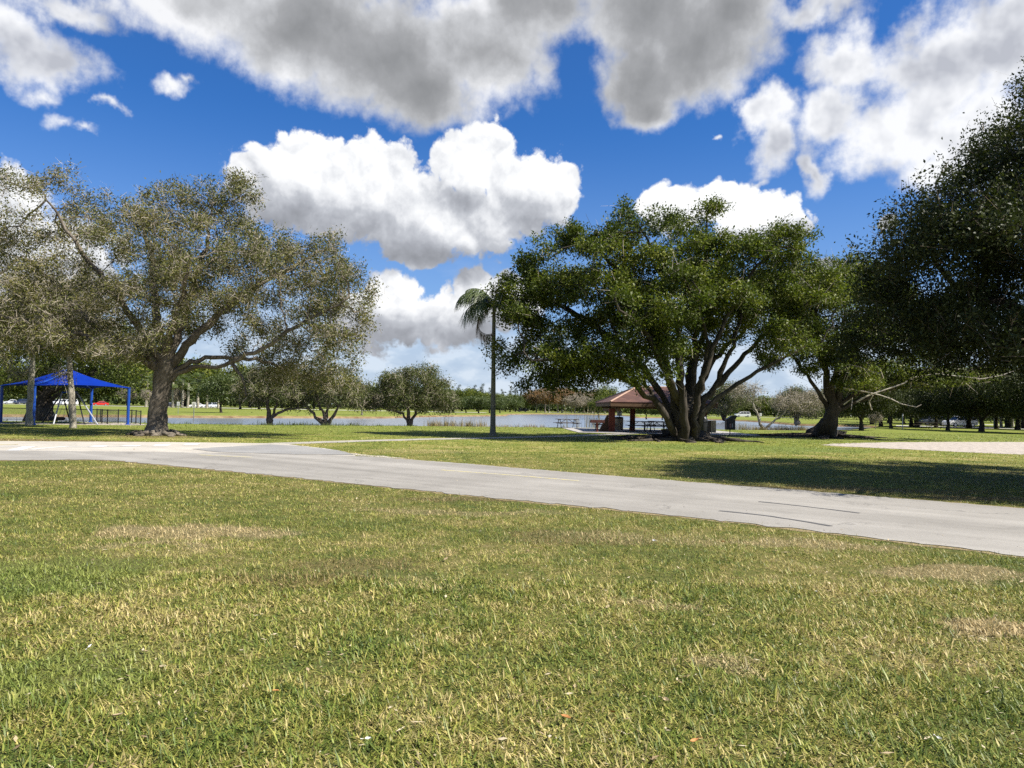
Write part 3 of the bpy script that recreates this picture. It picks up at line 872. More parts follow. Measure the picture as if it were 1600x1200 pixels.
def leaf_quads(cent, n, rng, spread, size, asp=0.45, up=0.35, out_from=None, droop=0.0, flat=1.0):
    """n leaf-shaped quads around the centres"""
    j = rng.randint(0, len(cent), n)
    o = rng.normal(0, 1, (n, 3)) * spread * np.array([1, 1, flat])
    p = cent[j] + o
    d = rng.normal(0, 1, (n, 3)) + 0.5 * o / (np.linalg.norm(o, axis=1)[:, None] + 1e-6); d[:, 2] -= droop
    d /= np.linalg.norm(d, axis=1)[:, None]
    nn = rng.normal(0, 1, (n, 3)); nn[:, 2] += up * 3
    s_ = np.cross(d, nn); s_ /= np.linalg.norm(s_, axis=1)[:, None] + 1e-9
    l = (size * rng.uniform(0.6, 1.35, n))[:, None]
    w_ = l * asp * 0.5
    bend = np.cross(s_, d) * l * 0.12
    return np.stack([p, p + d * l * 0.45 + s_ * w_ + bend, p + d * l, p + d * l * 0.45 - s_ * w_ + bend], 1)
def twig_quads(cent, n, rng, length, width, up=0.0, spread=0.2):
    j = rng.randint(0, len(cent), n)
    p = cent[j] + rng.normal(0, 1, (n, 3)) * spread
    d = rng.normal(0, 1, (n, 3)); d[:, 2] += up; d /= np.linalg.norm(d, axis=1)[:, None]
    s_ = np.cross(d, rng.normal(0, 1, (n, 3))); s_ /= np.linalg.norm(s_, axis=1)[:, None] + 1e-9
    l = (length * rng.uniform(0.4, 1.4, n))[:, None]
    k = np.cross(s_, d) * l * rng.normal(0, 0.12, n)[:, None]
    return np.stack([p - s_ * width, p + s_ * width, p + d * l + k + s_ * width * 0.4, p + d * l + k - s_ * width * 0.4], 1)

def tree(name, label, cat, base, limbs, lobes, seed, m_bark, m_leaf, trunk_r, att=900, clumps=110, cspread=0.7, shell=0.35, step=0.45, infl=5.0, kill=0.6,
         tip=0.012, leaves=60000, lsize=0.10, lspread=0.35, asp=0.45, up=0.35, droop=0.0, twigs=0, twig_len=0.7, twig_w=0.010, twig_up=0.0, m_twig=None,
         flare=0.6, flare_h=0.5, rough=0.06, jit=0.28, grav=0.0, group=None, roots=None, wtw=None, leaf_w=6.0, extra=None, attract_leaves=0.35, flat=1.0, wig=None):
    """limbs: list of (parent_limb or None, start_fraction, points, r0, r1) in world metres; lobes: ellipsoids (x,y,z,rx,ry,rz) in world metres"""
    rng = np.random.RandomState(seed)
    base = np.array(base, float)
    s = Skeleton(base - np.array([0, 0, 0.15]))
    made = []
    for (pl, fr, pts, r0, r1) in limbs:
        st = 0 if pl is None else made[pl][min(len(made[pl]) - 1, int(fr * (len(made[pl]) - 1)))]
        made.append(s.limb(st, pts, r0, r1, step=min(step, 0.4), wig=(0.05 + 0.03 * (r0 or 0)) if wig is None else wig, rng=rng))
    A_ = in_lobes(lobes, att, rng, clumps, cspread, shell)
    A_ = A_[A_[:, 2] > 0.9]
    s.grow(A_, step, infl, kill, 160, rng, jit, grav)
    s.finish(tip, trunk_r)
    root = empty(name, base)
    tag(root, label, cat, group)
    v, l, st, tt = s.tubes(base, flare, flare_h, 5, rng, 0.0, rough)
    mi = np.zeros(len(st), np.int32)
    fine = s.p[s.w < leaf_w]
    if twigs:
        tq = twig_quads(fine - base, twigs, rng, twig_len, twig_w, twig_up)
        v2 = tq.reshape(-1, 3); o = len(v); lo = len(l)
        v = np.concatenate([v, v2]); l = np.concatenate([l, o + np.arange(len(v2))])
        st = np.concatenate([st, lo + np.arange(len(tq)) * 4]); tt = np.concatenate([tt, np.full(len(tq), 4)]); mi = np.concatenate([mi, np.full(len(tq), 1)])
    if roots:
        for rv, rf in roots:
            o = len(v); lo = len(l); rv = np.array(rv) - base
            v = np.concatenate([v, rv])
            l = np.concatenate([l, np.concatenate([np.array(f) + o for f in rf])])
            sz = np.array([len(f) for f in rf]); st = np.concatenate([st, lo + np.concatenate([[0], np.cumsum(sz)[:-1]])]); tt = np.concatenate([tt, sz]); mi = np.concatenate([mi, np.zeros(len(rf))])
    me = raw_mesh(name + '_trunk', v, l, st, tt, mi, smooth=True)
    link_mesh('trunk', me, [m_bark, m_twig or m_bark], root)
    cents = fine - base
    if attract_leaves > 0:
        k = int(len(cents) * attract_leaves)
        cents = np.concatenate([cents, (A_ - base)[rng.randint(0, len(A_), k)]])
    lq = leaf_quads(cents, leaves, rng, lspread, lsize, asp, up, None, droop, flat)
    if extra is not None: lq = np.concatenate([lq, extra(rng, cents)])
    lq = lq[lq[:, :, 2].min(1) + base[2] > 0.5]
    link_mesh('crown', quads_mesh(name + '_crown', lq), m_leaf, root)
    return root

def px_limb(d, pts, off0=0.0, off1=0.0):
    """limb points from photo pixels at distance d, receding from off0 to off1"""
    n = len(pts)
    return [np.array(at(x, y, d + off0 + (off1 - off0) * k / max(1, n - 1))) for k, (x, y) in enumerate(pts)]
def px_lobes(d, rows, depth_k=1.0):
    out = []
    for (x, y, rx, ry, off, rd) in rows:
        c = at(x, y, d + off); k = (d + off) / F
        out.append((c.x, c.y, c.z, rx * k, rd, ry * k))
    return out

m_oakbark = bark('live_oak_bark', (0.050, 0.040, 0.030), (0.200, 0.170, 0.130), 2.2, 0.3)
m_twig = plain('dry_twig', (0.33, 0.285, 0.215), 0.9, 0, 0.35, 1.3, 0, 0.15)
m_twig_d = plain('brown_twig', (0.14, 0.105, 0.07), 0.9, 0, 0.3, 3, 0, 0.2)
m_ficbark = bark('fig_bark', (0.022, 0.018, 0.014), (0.088, 0.074, 0.057), 1.6, 0.2)
m_palebark = bark('pale_bark', (0.16, 0.14, 0.11), (0.42, 0.38, 0.30), 2.5, 0.6)
m_darkbark = bark('dark_bark', (0.022, 0.018, 0.014), (0.075, 0.062, 0.048), 2.2, 0.3)
m_oakleaf = leaf('live_oak_leaf', [(0.0, (0.050, 0.058, 0.016)), (0.35, (0.100, 0.110, 0.028)), (0.65, (0.150, 0.142, 0.042)), (1.0, (0.22, 0.185, 0.068))], 0.22, 0.22, 0.55, 0.35)
m_ficleaf = leaf('fig_leaf', [(0.0, (0.032, 0.048, 0.010)), (0.45, (0.074, 0.097, 0.016)), (0.75, (0.140, 0.158, 0.022)), (1.0, (0.23, 0.23, 0.036))], 0.24, 0.22, 0.5, 0.40)
m_darkleaf = leaf('dark_oak_leaf', [(0.0, (0.020, 0.028, 0.007)), (0.6, (0.042, 0.052, 0.012)), (1.0, (0.080, 0.086, 0.020))], 0.16, 0.2, 0.55, 0.6)
m_shoreleaf = leaf('buttonwood_leaf', [(0.0, (0.050, 0.066, 0.020)), (0.5, (0.098, 0.112, 0.036)), (1.0, (0.18, 0.175, 0.068))], 0.2, 0.2, 0.5, 0.7)
m_midleaf = leaf('mid_green_leaf', [(0.0, (0.040, 0.060, 0.018)), (0.5, (0.075, 0.100, 0.028)), (1.0, (0.13, 0.145, 0.045))], 0.2, 0.35, 0.5, 0.3)
m_brownleaf = leaf('rust_leaf', [(0.0, (0.13, 0.070, 0.026)), (0.5, (0.20, 0.105, 0.040)), (1.0, (0.24, 0.165, 0.075))], 0.2, 0.25, 0.6, 0.25)
m_greyleaf = leaf('grey_twig_leaf', [(0.0, (0.12, 0.10, 0.075)), (0.5, (0.21, 0.18, 0.14)), (1.0, (0.28, 0.24, 0.17))], 0.15, 0.2, 0.7, 0.4)
m_pine = leaf('pine_needle', [(0.0, (0.030, 0.042, 0.022)), (1.0, (0.075, 0.090, 0.045))], 0.1, 0.2, 0.6, 0.4)
m_palmleaf = leaf('palm_leaf', [(0.0, (0.050, 0.070, 0.022)), (0.6, (0.10, 0.13, 0.040)), (1.0, (0.20, 0.20, 0.08))], 0.25, 0.45, 0.4, 0.8)

def root_tubes(base, n, rmin, rmax, r0, seed, a0=0.0, a1=6.283, hz=0.10):
    rg_ = random.Random(seed); outp = []
    for k in range(n):
        a = a0 + (a1 - a0) * (k + rg_.uniform(-.3, .3)) / n
        L = rg_.uniform(rmin, rmax); pts = []; rad = []
        bend = rg_.uniform(-.5, .5)
        q0 = rg_.uniform(0.7, 1.1)
        for j in range(9):
            f = j / 8
            aa = a + bend * f + 0.15 * math.sin(f * 9 + k)
            d_ = q0 + L * f
            pts.append((base[0] + math.cos(aa) * d_, base[1] + math.sin(aa) * d_, base[2] + hz * (1 - f) ** 1.5 * rg_.uniform(.7, 1.4) + r0 * 0.25 * (1 - f) + 0.012))
            rad.append(r0 * (1 - f) ** 0.8 * rg_.uniform(.75, 1.2) + 0.03)
        mb = MB(); mb.tube(pts, rad, 7)
        outp.append((mb.v, mb.f))
    return outp
# --- the big live oak beside the road
OD = 35.8
ob = G(243, 680)
oak_limbs = [
    (None, 0, px_limb(OD, [(246, 655), (250, 630), (254, 600), (262, 572)]), 0.45, 0.38),
    (0, 1.0, px_limb(OD, [(240, 545), (208, 500), (170, 450), (118, 380), (66, 300)], 0, -2), 0.22, 0.03),
    (0, 1.0, px_limb(OD, [(276, 530), (296, 470), (318, 400), (330, 320)], 0, 1.5), 0.25, 0.04),
    (0, 0.86, px_limb(OD, [(300, 572), (342, 575), (372, 560), (420, 540), (478, 500), (540, 470)], 0, -2.5), 0.13, 0.03),
    (3, 0.42, px_limb(OD, [(372, 575), (384, 596), (386, 618)], -0.9, -1.2), 0.10, 0.05),
    (0, 0.95, px_limb(OD, [(300, 530), (352, 480), (410, 440), (470, 410), (520, 385)], 0, 3), 0.24, 0.05),
    (0, 0.95, px_limb(OD, [(230, 560), (180, 536), (110, 522), (40, 505), (-30, 485)], 0, -3), 0.26, 0.05),
    (0, 1.0, px_limb(OD, [(255, 540), (240, 480), (240, 410), (215, 330)], 0, 4), 0.26, 0.05),
    (0, 0.9, px_limb(OD, [(310, 560), (400, 560), (470, 585), (520, 605)], 0, 3.5), 0.14, 0.03),
    (0, 1.0, px_limb(OD, [(262, 545), (270, 500), (290, 450), (300, 400)], 0, -5), 0.22, 0.05),
    (0, 0.95, px_limb(OD, [(235, 550), (160, 520), (110, 470), (40, 400)], 0, 4), 0.22, 0.05),
]
oak_lobes = px_lobes(OD, [(320, 372, 95, 88, 0, 4.0), (300, 315, 60, 42, 0, 2.4), (372, 330, 48, 45, 0.5, 2.2), (200, 395, 110, 85, 0.5, 4.0), (88, 305, 70, 55, -1, 2.6), (40, 330, 55, 60, -1, 2.5),
    (150, 330, 60, 40, 0, 2), (30, 430, 90, 90, -1, 3.5), (100, 500, 120, 70, -1.5, 4), (430, 395, 60, 42, 1, 2.6), (470, 425, 70, 55, 0, 3), (530, 455, 52, 62, -0.5, 2.6), (520, 530, 60, 60, -0.5, 2.8), (430, 500, 90, 72, 1, 3.5),
    (290, 470, 130, 80, 0, 5), (480, 590, 70, 36, 2, 2.2), (40, 530, 90, 34, -1, 3), (190, 535, 60, 26, -3, 2.5), (-60, 440, 90, 120, 0, 4), (350, 430, 90, 70, -2, 3)])
tree('live_oak', 'wide grey green live oak with a stout leaning trunk, beside the parking bay', 'tree', ob, oak_limbs, oak_lobes, 5, m_oakbark, m_oakleaf, 0.56,
     att=2300, clumps=300, cspread=0.42, shell=0.25, step=0.36, infl=3.0, kill=0.42, tip=0.010, leaves=125000, lsize=0.125, lspread=0.21, asp=0.45, up=0.1, twigs=42000, twig_len=0.36, twig_w=0.0085, m_twig=m_twig,
     flare=0.16, flare_h=0.30, rough=0.07, roots=root_tubes(ob, 11, 0.25, 0.9, 0.08, 3, hz=0.12), jit=0.35, leaf_w=3.5, attract_leaves=0.15)

# --- the great fig tree in front of the pavilion
FD = 40.6
fb = G(1070, 687)
fig_limbs = [
    (None, 0, px_limb(FD, [(1068, 672), (1070, 655), (1071, 640)]), 0.56, 0.44),
    (None, 0, px_limb(FD, [(1052, 684), (1047, 664), (1036, 641), (1014, 615), (985, 595), (945, 581), (890, 566), (830, 560)], -0.6, -3.5), 0.24, 0.05),
    (None, 0, px_limb(FD, [(1052, 686), (1050, 660), (1042, 630), (1022, 595), (985, 548), (930, 508), (860, 470)], 0.6, 2.5), 0.23, 0.04),
    (None, 0, px_limb(FD, [(1056, 688), (1055, 660), (1054, 625), (1044, 575), (1018, 510), (975, 440), (930, 380)], -0.6, 0), 0.22, 0.04),
    (None, 0, px_limb(FD, [(1070, 691), (1071, 670), (1066, 625), (1063, 570), (1056, 500), (1030, 420), (1000, 350)], -1.1, -2.0), 0.27, 0.04),
    (None, 0, px_limb(FD, [(1078, 684), (1079, 655), (1080, 615), (1087, 555), (1088, 480), (1100, 400), (1105, 335)], 0.5, 1.5), 0.22, 0.04),
    (None, 0, px_limb(FD, [(1086, 688), (1083, 665), (1088, 628), (1106, 570), (1126, 510), (1166, 440), (1205, 385)], -0.6, -2), 0.24, 0.04),
    (None, 0, px_limb(FD, [(1085, 684), (1084, 662), (1093, 634), (1132, 590), (1172, 545), (1230, 495), (1275, 460)], 0.6, 1.5), 0.22, 0.04),
    (None, 0, px_limb(FD, [(1086, 688), (1085, 668), (1098, 642), (1142, 608), (1182, 580), (1235, 552), (1285, 535)], -0.5, -1.5), 0.20, 0.04),
    (0, 1.0, px_limb(FD, [(1075, 610), (1082, 560), (1120, 470), (1140, 400)], 1.2, 5), 0.28, 0.05),
    (0, 0.9, px_limb(FD, [(1060, 625), (1040, 580), (1010, 520), (960, 470)], -1.0, -5.5), 0.26, 0.05),
    (0, 0.9, px_limb(FD, [(1085, 620), (1115, 560), (1160, 520), (1200, 470)], 1.0, 5), 0.24, 0.05),
    (1, 0.35, px_limb(FD, [(985, 560), (960, 520), (940, 470)], -1.4, -3), 0.13, 0.04),
    (6, 0.35, px_limb(FD, [(1108, 540), (1092, 480), (1070, 430)], -1.0, -3), 0.15, 0.04),
    (7, 0.3, px_limb(FD, [(1145, 540), (1160, 480), (1150, 430)], 1, 2), 0.15, 0.04),
]
fig_lobes = px_lobes(FD, [(845, 572, 64, 32, -1, 2.6), (860, 440, 60, 50, 0, 2.6), (815, 470, 36, 40, 0, 2), (900, 580, 50, 22, -1, 2.2), (805, 520, 45, 55, 0, 2.4), (850, 490, 70, 70, 0, 3.2), (880, 410, 66, 60, 0, 2.8), (930, 365, 62, 36, 0, 2.4), (985, 365, 48, 40, -1, 2.2), (975, 440, 90, 60, -1, 3.6), (945, 530, 85, 50, -2, 3),
    (930, 572, 60, 24, -3, 2), (1012, 574, 36, 24, -3.4, 1.4), (1040, 450, 80, 60, 0, 4), (1080, 350, 58, 30, 0.5, 2), (1120, 335, 50, 16, 0.5, 1.5), (1110, 410, 60, 40, 1, 3), (1215, 365, 42, 26, -1, 1.8), (1190, 410, 70, 42, -1, 2.8), (1250, 420, 40, 50, 0, 2.2),
    (1180, 490, 85, 55, 0, 3.4), (1265, 490, 48, 55, 1, 2.4), (1245, 550, 46, 26, -1, 1.8), (1080, 530, 60, 36, 3, 2.4), (1130, 470, 70, 50, 4, 2.6), (900, 470, 70, 60, 4, 2.6), (780, 560, 26, 22, 0, 1.4), (765, 565, 22, 8, -0.5, 0.6), (1285, 440, 30, 30, 0.5, 1.6), (1000, 562, 46, 30, -4.2, 1.6), (955, 548, 50, 32, -4.0, 2), (1030, 520, 48, 38, -4.5, 2), (1060, 465, 58, 44, -3.5, 2.2), (1130, 445, 50, 36, -3, 2), (1010, 470, 50, 40, -4, 2)])
tree('fig_tree', 'huge spreading fig tree with many fused trunks and pale surface roots, before the pavilion', 'tree', fb, fig_limbs, fig_lobes, 8, m_ficbark, m_ficleaf, 1.1,
     att=2500, clumps=300, cspread=0.48, shell=0.35, flat=0.75, step=0.40, infl=3.2, kill=0.45, tip=0.011, leaves=185000, lsize=0.160, lspread=0.24, asp=0.52, up=0.6, twigs=3500, twig_len=0.7, twig_w=0.012, m_twig=m_twig, droop=0.1,
     flare=0.22, flare_h=0.35, rough=0.12, jit=0.25, leaf_w=3.0, roots=root_tubes(fb, 26, 1.0, 4.4, 0.15, 4), attract_leaves=0.5)

# --- second fig, leaning, with a long pale branch reaching out
SD = 49.0
sb = G(1287, 683)
fig2_limbs = [
    (None, 0, px_limb(SD, [(1292, 668), (1300, 650), (1304, 638)]), 0.58, 0.48),
    (0, 1.0, px_limb(SD, [(1294, 610), (1288, 570), (1280, 520), (1270, 470)], 0, 0), 0.28, 0.05),
    (0, 1.0, px_limb(SD, [(1325, 622), (1362, 604), (1405, 588), (1450, 580), (1500, 583), (1545, 570), (1590, 566)], 0, -2.5), 0.22, 0.03),
    (0, 0.9, px_limb(SD, [(1330, 630), (1375, 612), (1420, 603), (1458, 604)], -0.3, -2), 0.18, 0.03),
    (0, 1.0, px_limb(SD, [(1315, 600), (1335, 560), (1355, 510), (1375, 460)], 0, 2), 0.24, 0.05),
    (0, 1.0, px_limb(SD, [(1300, 600), (1315, 550), (1320, 500), (1325, 450)], 0, -3), 0.2, 0.05),
    (0, 0.9, px_limb(SD, [(1275, 605), (1250, 570), (1225, 540)], 0, 2), 0.18, 0.04),
]
fig2_lobes = px_lobes(SD, [(1290, 470, 70, 48, 0, 3), (1325, 430, 50, 36, 0, 2), (1245, 540, 48, 44, 1, 2.6), (1320, 530, 80, 46, -1, 3), (1385, 560, 60, 34, -2, 2.4), (1385, 480, 55, 50, 2, 3), (1430, 588, 55, 22, -2, 1.6), (1300, 580, 46, 22, -2.4, 1.6), (1360, 600, 30, 16, -2.5, 1), (1440, 540, 50, 30, 2, 2), (1490, 590, 40, 24, 1, 1.6), (1222, 480, 46, 44, .5, 3), (1230, 430, 40, 34, 1, 2.5), (1400, 592, 60, 16, -2.7, .8), (1475, 586, 50, 14, -2.7, .8), (1350, 608, 40, 18, -2.9, .8)])  # high lobes on the pavilion side are added to shade its roof
tree('fig_tree', 'dark leaning fig tree with bleached branches reaching out over the grass', 'tree', sb, fig2_limbs, fig2_lobes, 9, m_ficbark, m_ficleaf, 0.75,
     att=1300, clumps=150, cspread=0.5, shell=0.3, step=0.42, infl=3.2, kill=0.45, tip=0.012, leaves=95000, lsize=0.18, lspread=0.28, asp=0.5, up=0.75, flat=0.55, twigs=2500, twig_len=0.8, twig_w=0.014, m_twig=m_twig,
     flare=0.5, flare_h=0.5, rough=0.08, roots=root_tubes(sb, 18, 1.0, 4.5, 0.11, 6), leaf_w=3.0, attract_leaves=0.5)

fig2 = bpy.data.objects['fig_tree.001']
mb = MB()
for pts, r0, o in [([(1338, 628), (1352, 620), (1370, 613), (1392, 606), (1412, 599), (1426, 590), (1448, 586), (1470, 584), (1482, 579)], .055, -2.6), ([(1318, 606), (1352, 612), (1374, 617), (1392, 623), (1408, 631), (1432, 636), (1440, 632)], .05, -2.7), ([(1426, 590), (1462, 584), (1500, 588), (1535, 592), (1566, 586), (1592, 577)], .045, -3.0), ([(1424, 592), (1440, 597), (1458, 604)], .04, -2.6), ([(1318, 632), (1332, 622), (1330, 640)], .04, -2.4), ([(1320, 600), (1326, 585), (1330, 570)], .035, -2.6), ([(1362, 640), (1358, 628), (1364, 618)], .05, -2.6)]:
    q = px_limb(SD, pts, o, o - .6)
    mb.tube([tuple(np.array(v) - np.array(sb)) for v in q], [r0 * (1 - .7 * k / len(q)) for k in range(len(q))], 6)
mb.build('dead_branch', plain('bleached_dead_wood', (0.40, 0.36, 0.29), 0.9, 0, 0.3, 2.5, 0.4, 0.15), fig2, smooth=True)['label'] = 'bleached bare branch'

# --- the tall dark tree at the edge of the view
def shoots(rng, cents, n=4200, k=18):
    """upright leafy shoots all over the crown"""
    j = rng.randint(0, len(cents), n)
    p = cents[j] + rng.normal(0, .15, (n, 3)); d = rng.normal(0, .35, (n, 3)); d[:, 2] += 1.0; d /= np.linalg.norm(d, axis=1)[:, None]
    L = rng.uniform(.3, .95, n)
    t = rng.uniform(0, 1, (n, k))
    c = (p[:, None, :] + d[:, None, :] * (L[:, None] * t)[:, :, None]).reshape(-1, 3)
    return leaf_quads(c, n * k, rng, 0.035, 0.085, 0.5, 0.3)
DD = 18.2
db = spot(1775, DD)
dl = px_lobes(DD, [(1655, 270, 110, 120, 0, 4.5), (1620, 210, 66, 70, 0.5, 2.6), (1560, 300, 85, 70, -0.5, 3), (1500, 340, 62, 50, 0, 2.6), (1530, 430, 120, 80, 0, 4.5), (1440, 400, 66, 56, 0, 2.8), (1405, 450, 62, 60, 0, 2.6), (1420, 520, 76, 40, 0.5, 3), (1510, 535, 90, 40, -0.5, 3.6),
    (1640, 470, 140, 100, 0, 6), (1800, 280, 180, 170, 0, 6.5), (1780, 130, 130, 80, 0, 4.5), (1950, 430, 170, 130, 0, 6.5), (1780, 480, 180, 100, 0, 7.5), (2050, 330, 110, 150, 0, 5), (1640, 545, 90, 34, -1, 4)])
dlimbs = [(None, 0, px_limb(DD, [(1773, 640), (1770, 580), (1768, 500)]), 0.5, 0.40)] + [
    (0, f, px_limb(DD, pts, 0, o), 0.2, 0.05) for f, pts, o in [(0.8, [(1700, 520), (1600, 490), (1490, 450)], 0), (1.0, [(1720, 430), (1640, 330), (1590, 250)], 0), (1.0, [(1775, 400), (1790, 250), (1790, 150)], 0), (0.9, [(1850, 450), (1950, 400), (2040, 350)], 0),
    (0.9, [(1760, 470), (1740, 420), (1720, 360)], -5), (0.9, [(1780, 470), (1800, 420), (1800, 360)], 5.5), (0.7, [(1680, 540), (1560, 540), (1440, 530)], 1.5), (0.7, [(1690, 540), (1640, 545), (1600, 540)], -4)]]
tree('dark_oak', 'tall dense dark evergreen oak overhanging the sand court', 'tree', db, dlimbs, dl, 12, m_darkbark, m_darkleaf, 0.55,
     att=2600, clumps=520, cspread=0.42, shell=0.45, step=0.42, infl=3.2, kill=0.5, tip=0.010, leaves=280000, lsize=0.090, lspread=0.20, extra=shoots, asp=0.5, up=0.15, flare=0.4, leaf_w=4.0, attract_leaves=0.6, twigs=6000, twig_len=0.5, twig_w=0.006, m_twig=m_twig_d, twig_up=0.8)
print('hero trees', round(time.time() - T0, 1))

# --- trees on the near shore
def shore_tree(label, px, py, d, trunk_px, lobes_px, seed, leaves=16000, mats=(None, None), name='shore_tree', tr=0.2, group='low trees along the near shore', **kw):
    bs = G(px, py)
    bs = Vector((bs.x * d / bs.y, d, 0.0))
    limbs = []
    for i, (pts, r0, r1, o) in enumerate(trunk_px): limbs.append((None, 0, px_limb(d, pts, 0, o), r0, r1))
    args = dict(att=420, clumps=90, cspread=0.30, shell=0.3, step=0.28, infl=2.0, kill=0.3, tip=0.011, leaves=int(leaves*1.5), lsize=0.17, lspread=0.24, asp=0.36, up=0.1, droop=0.35, twigs=2400, twig_len=0.6, twig_w=0.013, m_twig=m_twig, flare=0.3, leaf_w=4.0, rough=0.05)
    args.update(kw)
    return tree(name, label, 'tree', bs, limbs, px_lobes(d, lobes_px), seed, mats[0] or m_oakbark, mats[1] or m_shoreleaf, tr, group=group, **args)
shore_tree('low rounded grey green tree with a forked trunk, alone on the near shore', 640, 667.3, 64, [([(640, 652), (637, 638), (634, 620)], .20, .07, 0), ([(646, 655), (650, 640), (660, 622)], .17, .06, 0.5), ([(630, 646), (612, 642), (596, 638), (586, 632)], .12, .04, -.6)],
           [(612, 615, 40, 26, 0, 2.4), (650, 598, 50, 24, 0, 2.6), (680, 612, 36, 30, 0, 2.2), (640, 620, 52, 16, -1, 2.0), (662, 585, 30, 14, 0, 1.6), (620, 592, 26, 16, 0, 1.6)], 21, 17000)
shore_tree('low shore tree with a short dark trunk and one arching side branch', 421, 666.3, 62, [([(421, 650), (418, 635), (416, 620)], .24, .08, 0), ([(428, 648), (445, 640), (462, 637), (485, 640)], .15, .05, -.5), ([(426, 646), (434, 628), (440, 612)], .15, .05, .6)],
           [(420, 605, 44, 26, 0, 2.4), (380, 612, 30, 18, 0, 1.8), (455, 610, 40, 24, 0, 2.2), (430, 588, 40, 18, 0, 2)], 22, 13000)
shore_tree('spreading shore tree with crooked splayed trunks and a pale leaning stem', 510, 666.6, 62.5, [([(498, 656), (488, 646), (482, 636), (470, 630)], .17, .06, -.4), ([(506, 650), (500, 636), (496, 622)], .17, .06, .4), ([(518, 655), (526, 643), (534, 630)], .17, .06, 0), ([(508, 650), (514, 634), (512, 618)], .14, .05, .8)],
           [(500, 606, 40, 22, 0, 2.2), (540, 612, 36, 26, 0, 2.2), (470, 612, 34, 16, 0, 1.8), (520, 590, 44, 18, 0, 2), (565, 618, 24, 20, .5, 1.6)], 23, 13000)
shore_tree('nearly bare shore tree leaning out in a wide V', 1193, 673.5, 70, [([(1188, 662), (1183, 648), (1178, 632), (1166, 618), (1155, 608)], .15, .03, 0), ([(1178, 632), (1176, 620), (1180, 608)], .09, .03, 0), ([(1205, 662), (1216, 652), (1226, 645), (1236, 632)], .13, .04, 0), ([(1216, 652), (1216, 640), (1224, 628)], .08, .03, .3)],
           [(1160, 606, 16, 8, 0, .8), (1180, 606, 10, 8, 0, .6), (1245, 625, 36, 16, 0, 2), (1270, 625, 22, 12, 0, 1.6)], 24, 1500, mats=(m_palebark, m_greyleaf), twigs=2600, twig_len=0.5)
shore_tree('feathery pale grey green tree drooping on the bank beyond the dark fig', 1246, 659.5, 112, [([(1246, 648), (1244, 640)], .4, .15, 0), ([(1240, 650), (1230, 644), (1218, 640)], .2, .06, 0)],
           [(1235, 632, 24, 16, 0, 2.6), (1258, 635, 26, 18, 0, 2.8), (1248, 620, 24, 10, 0, 2.2)], 25, 11000, mats=(m_palebark, m_shoreleaf), lsize=0.26, lspread=0.4, twigs=3000, twig_w=0.02, group='trees beyond the water')
shore_tree('grey thin-leaved tree on the far bank next to the white van', 1132, 655, 150, [([(1128, 648), (1120, 640), (1115, 634)], .35, .12, 0), ([(1134, 648), (1140, 638)], .3, .12, 0)],
           [(1120, 628, 28, 16, 0, 4), (1150, 622, 30, 20, 0, 4), (1135, 612, 26, 12, 0, 3)], 26, 9000, mats=(m_darkbark, m_shoreleaf), lsize=0.34, lspread=0.6, twigs=2500, twig_w=0.03, twig_len=1.0, group='trees beyond the water')

# --- trees behind the blue canopy
tree('dark_fig', 'dense dark green tree with a thick trunk behind the blue canopy', 'tree', spot(62, 57), [
    (None, 0, px_limb(57, [(64, 645), (70, 620)]), .7, .5), (0, 1, px_limb(57, [(100, 600), (150, 580), (190, 565)], 0, 0), .3, .06), (0, 1, px_limb(57, [(40, 595), (0, 580)], 0, 0), .3, .06), (0, 1, px_limb(57, [(75, 580), (90, 540)], 0, 2), .3, .06), (0, .5, px_limb(57, [(85, 620), (110, 600)], 0, -2), .2, .06)],
    px_lobes(57, [(190, 570, 40, 40, 0, 3.5), (150, 545, 70, 45, 1, 4), (205, 600, 22, 16, 0, 2), (90, 560, 80, 40, 1, 4), (20, 575, 60, 30, 0, 4), (60, 530, 90, 40, 1, 4)]), 31, m_darkbark, m_ficleaf, .7,
    att=700, clumps=120, cspread=.5, step=.45, infl=4, kill=.5, leaves=26000, lsize=.22, lspread=.35, asp=.5)
for lab, px, py, d, top, r, lean in [('slim upright grey trunk with a ringed pale bark beside the canopy', 45, 663, 45.5, 500, .20, 8), ('thin slightly leaning mottled trunk in front of the blue canopy', 114, 668, 42.5, 500, .185, -7)]:
    bs = G(px, py); bs = spot(px, d)
    tree('slender_tree', lab, 'tree', bs, [(None, 0, px_limb(d, [(px + lean * .2, py - 30), (px + lean * .6, py - 80), (px + lean, top + 20)]), r, r * .65), (0, .62, px_limb(d, [(px - 10, 594), (px - 18, 592), (px - 26, 578)], 0, -.6), .05, .02)],
         px_lobes(d, [(px, top, 70, 34, 0, 2.6), (px - 30, top + 20, 50, 20, -.5, 2), (px + 30, top - 40, 60, 34, 0, 2.4)]), 40 + px, m_palebark, m_oakleaf, r, att=300, clumps=60, cspread=.4, step=.4, infl=5, kill=.45, leaves=15000, lsize=.13, lspread=.24,
         twigs=9000, twig_len=.6, twig_w=.011, m_twig=m_twig, flare=.12, flare_h=.2, rough=.02, wig=.012, group='slender trunks near the blue canopy')

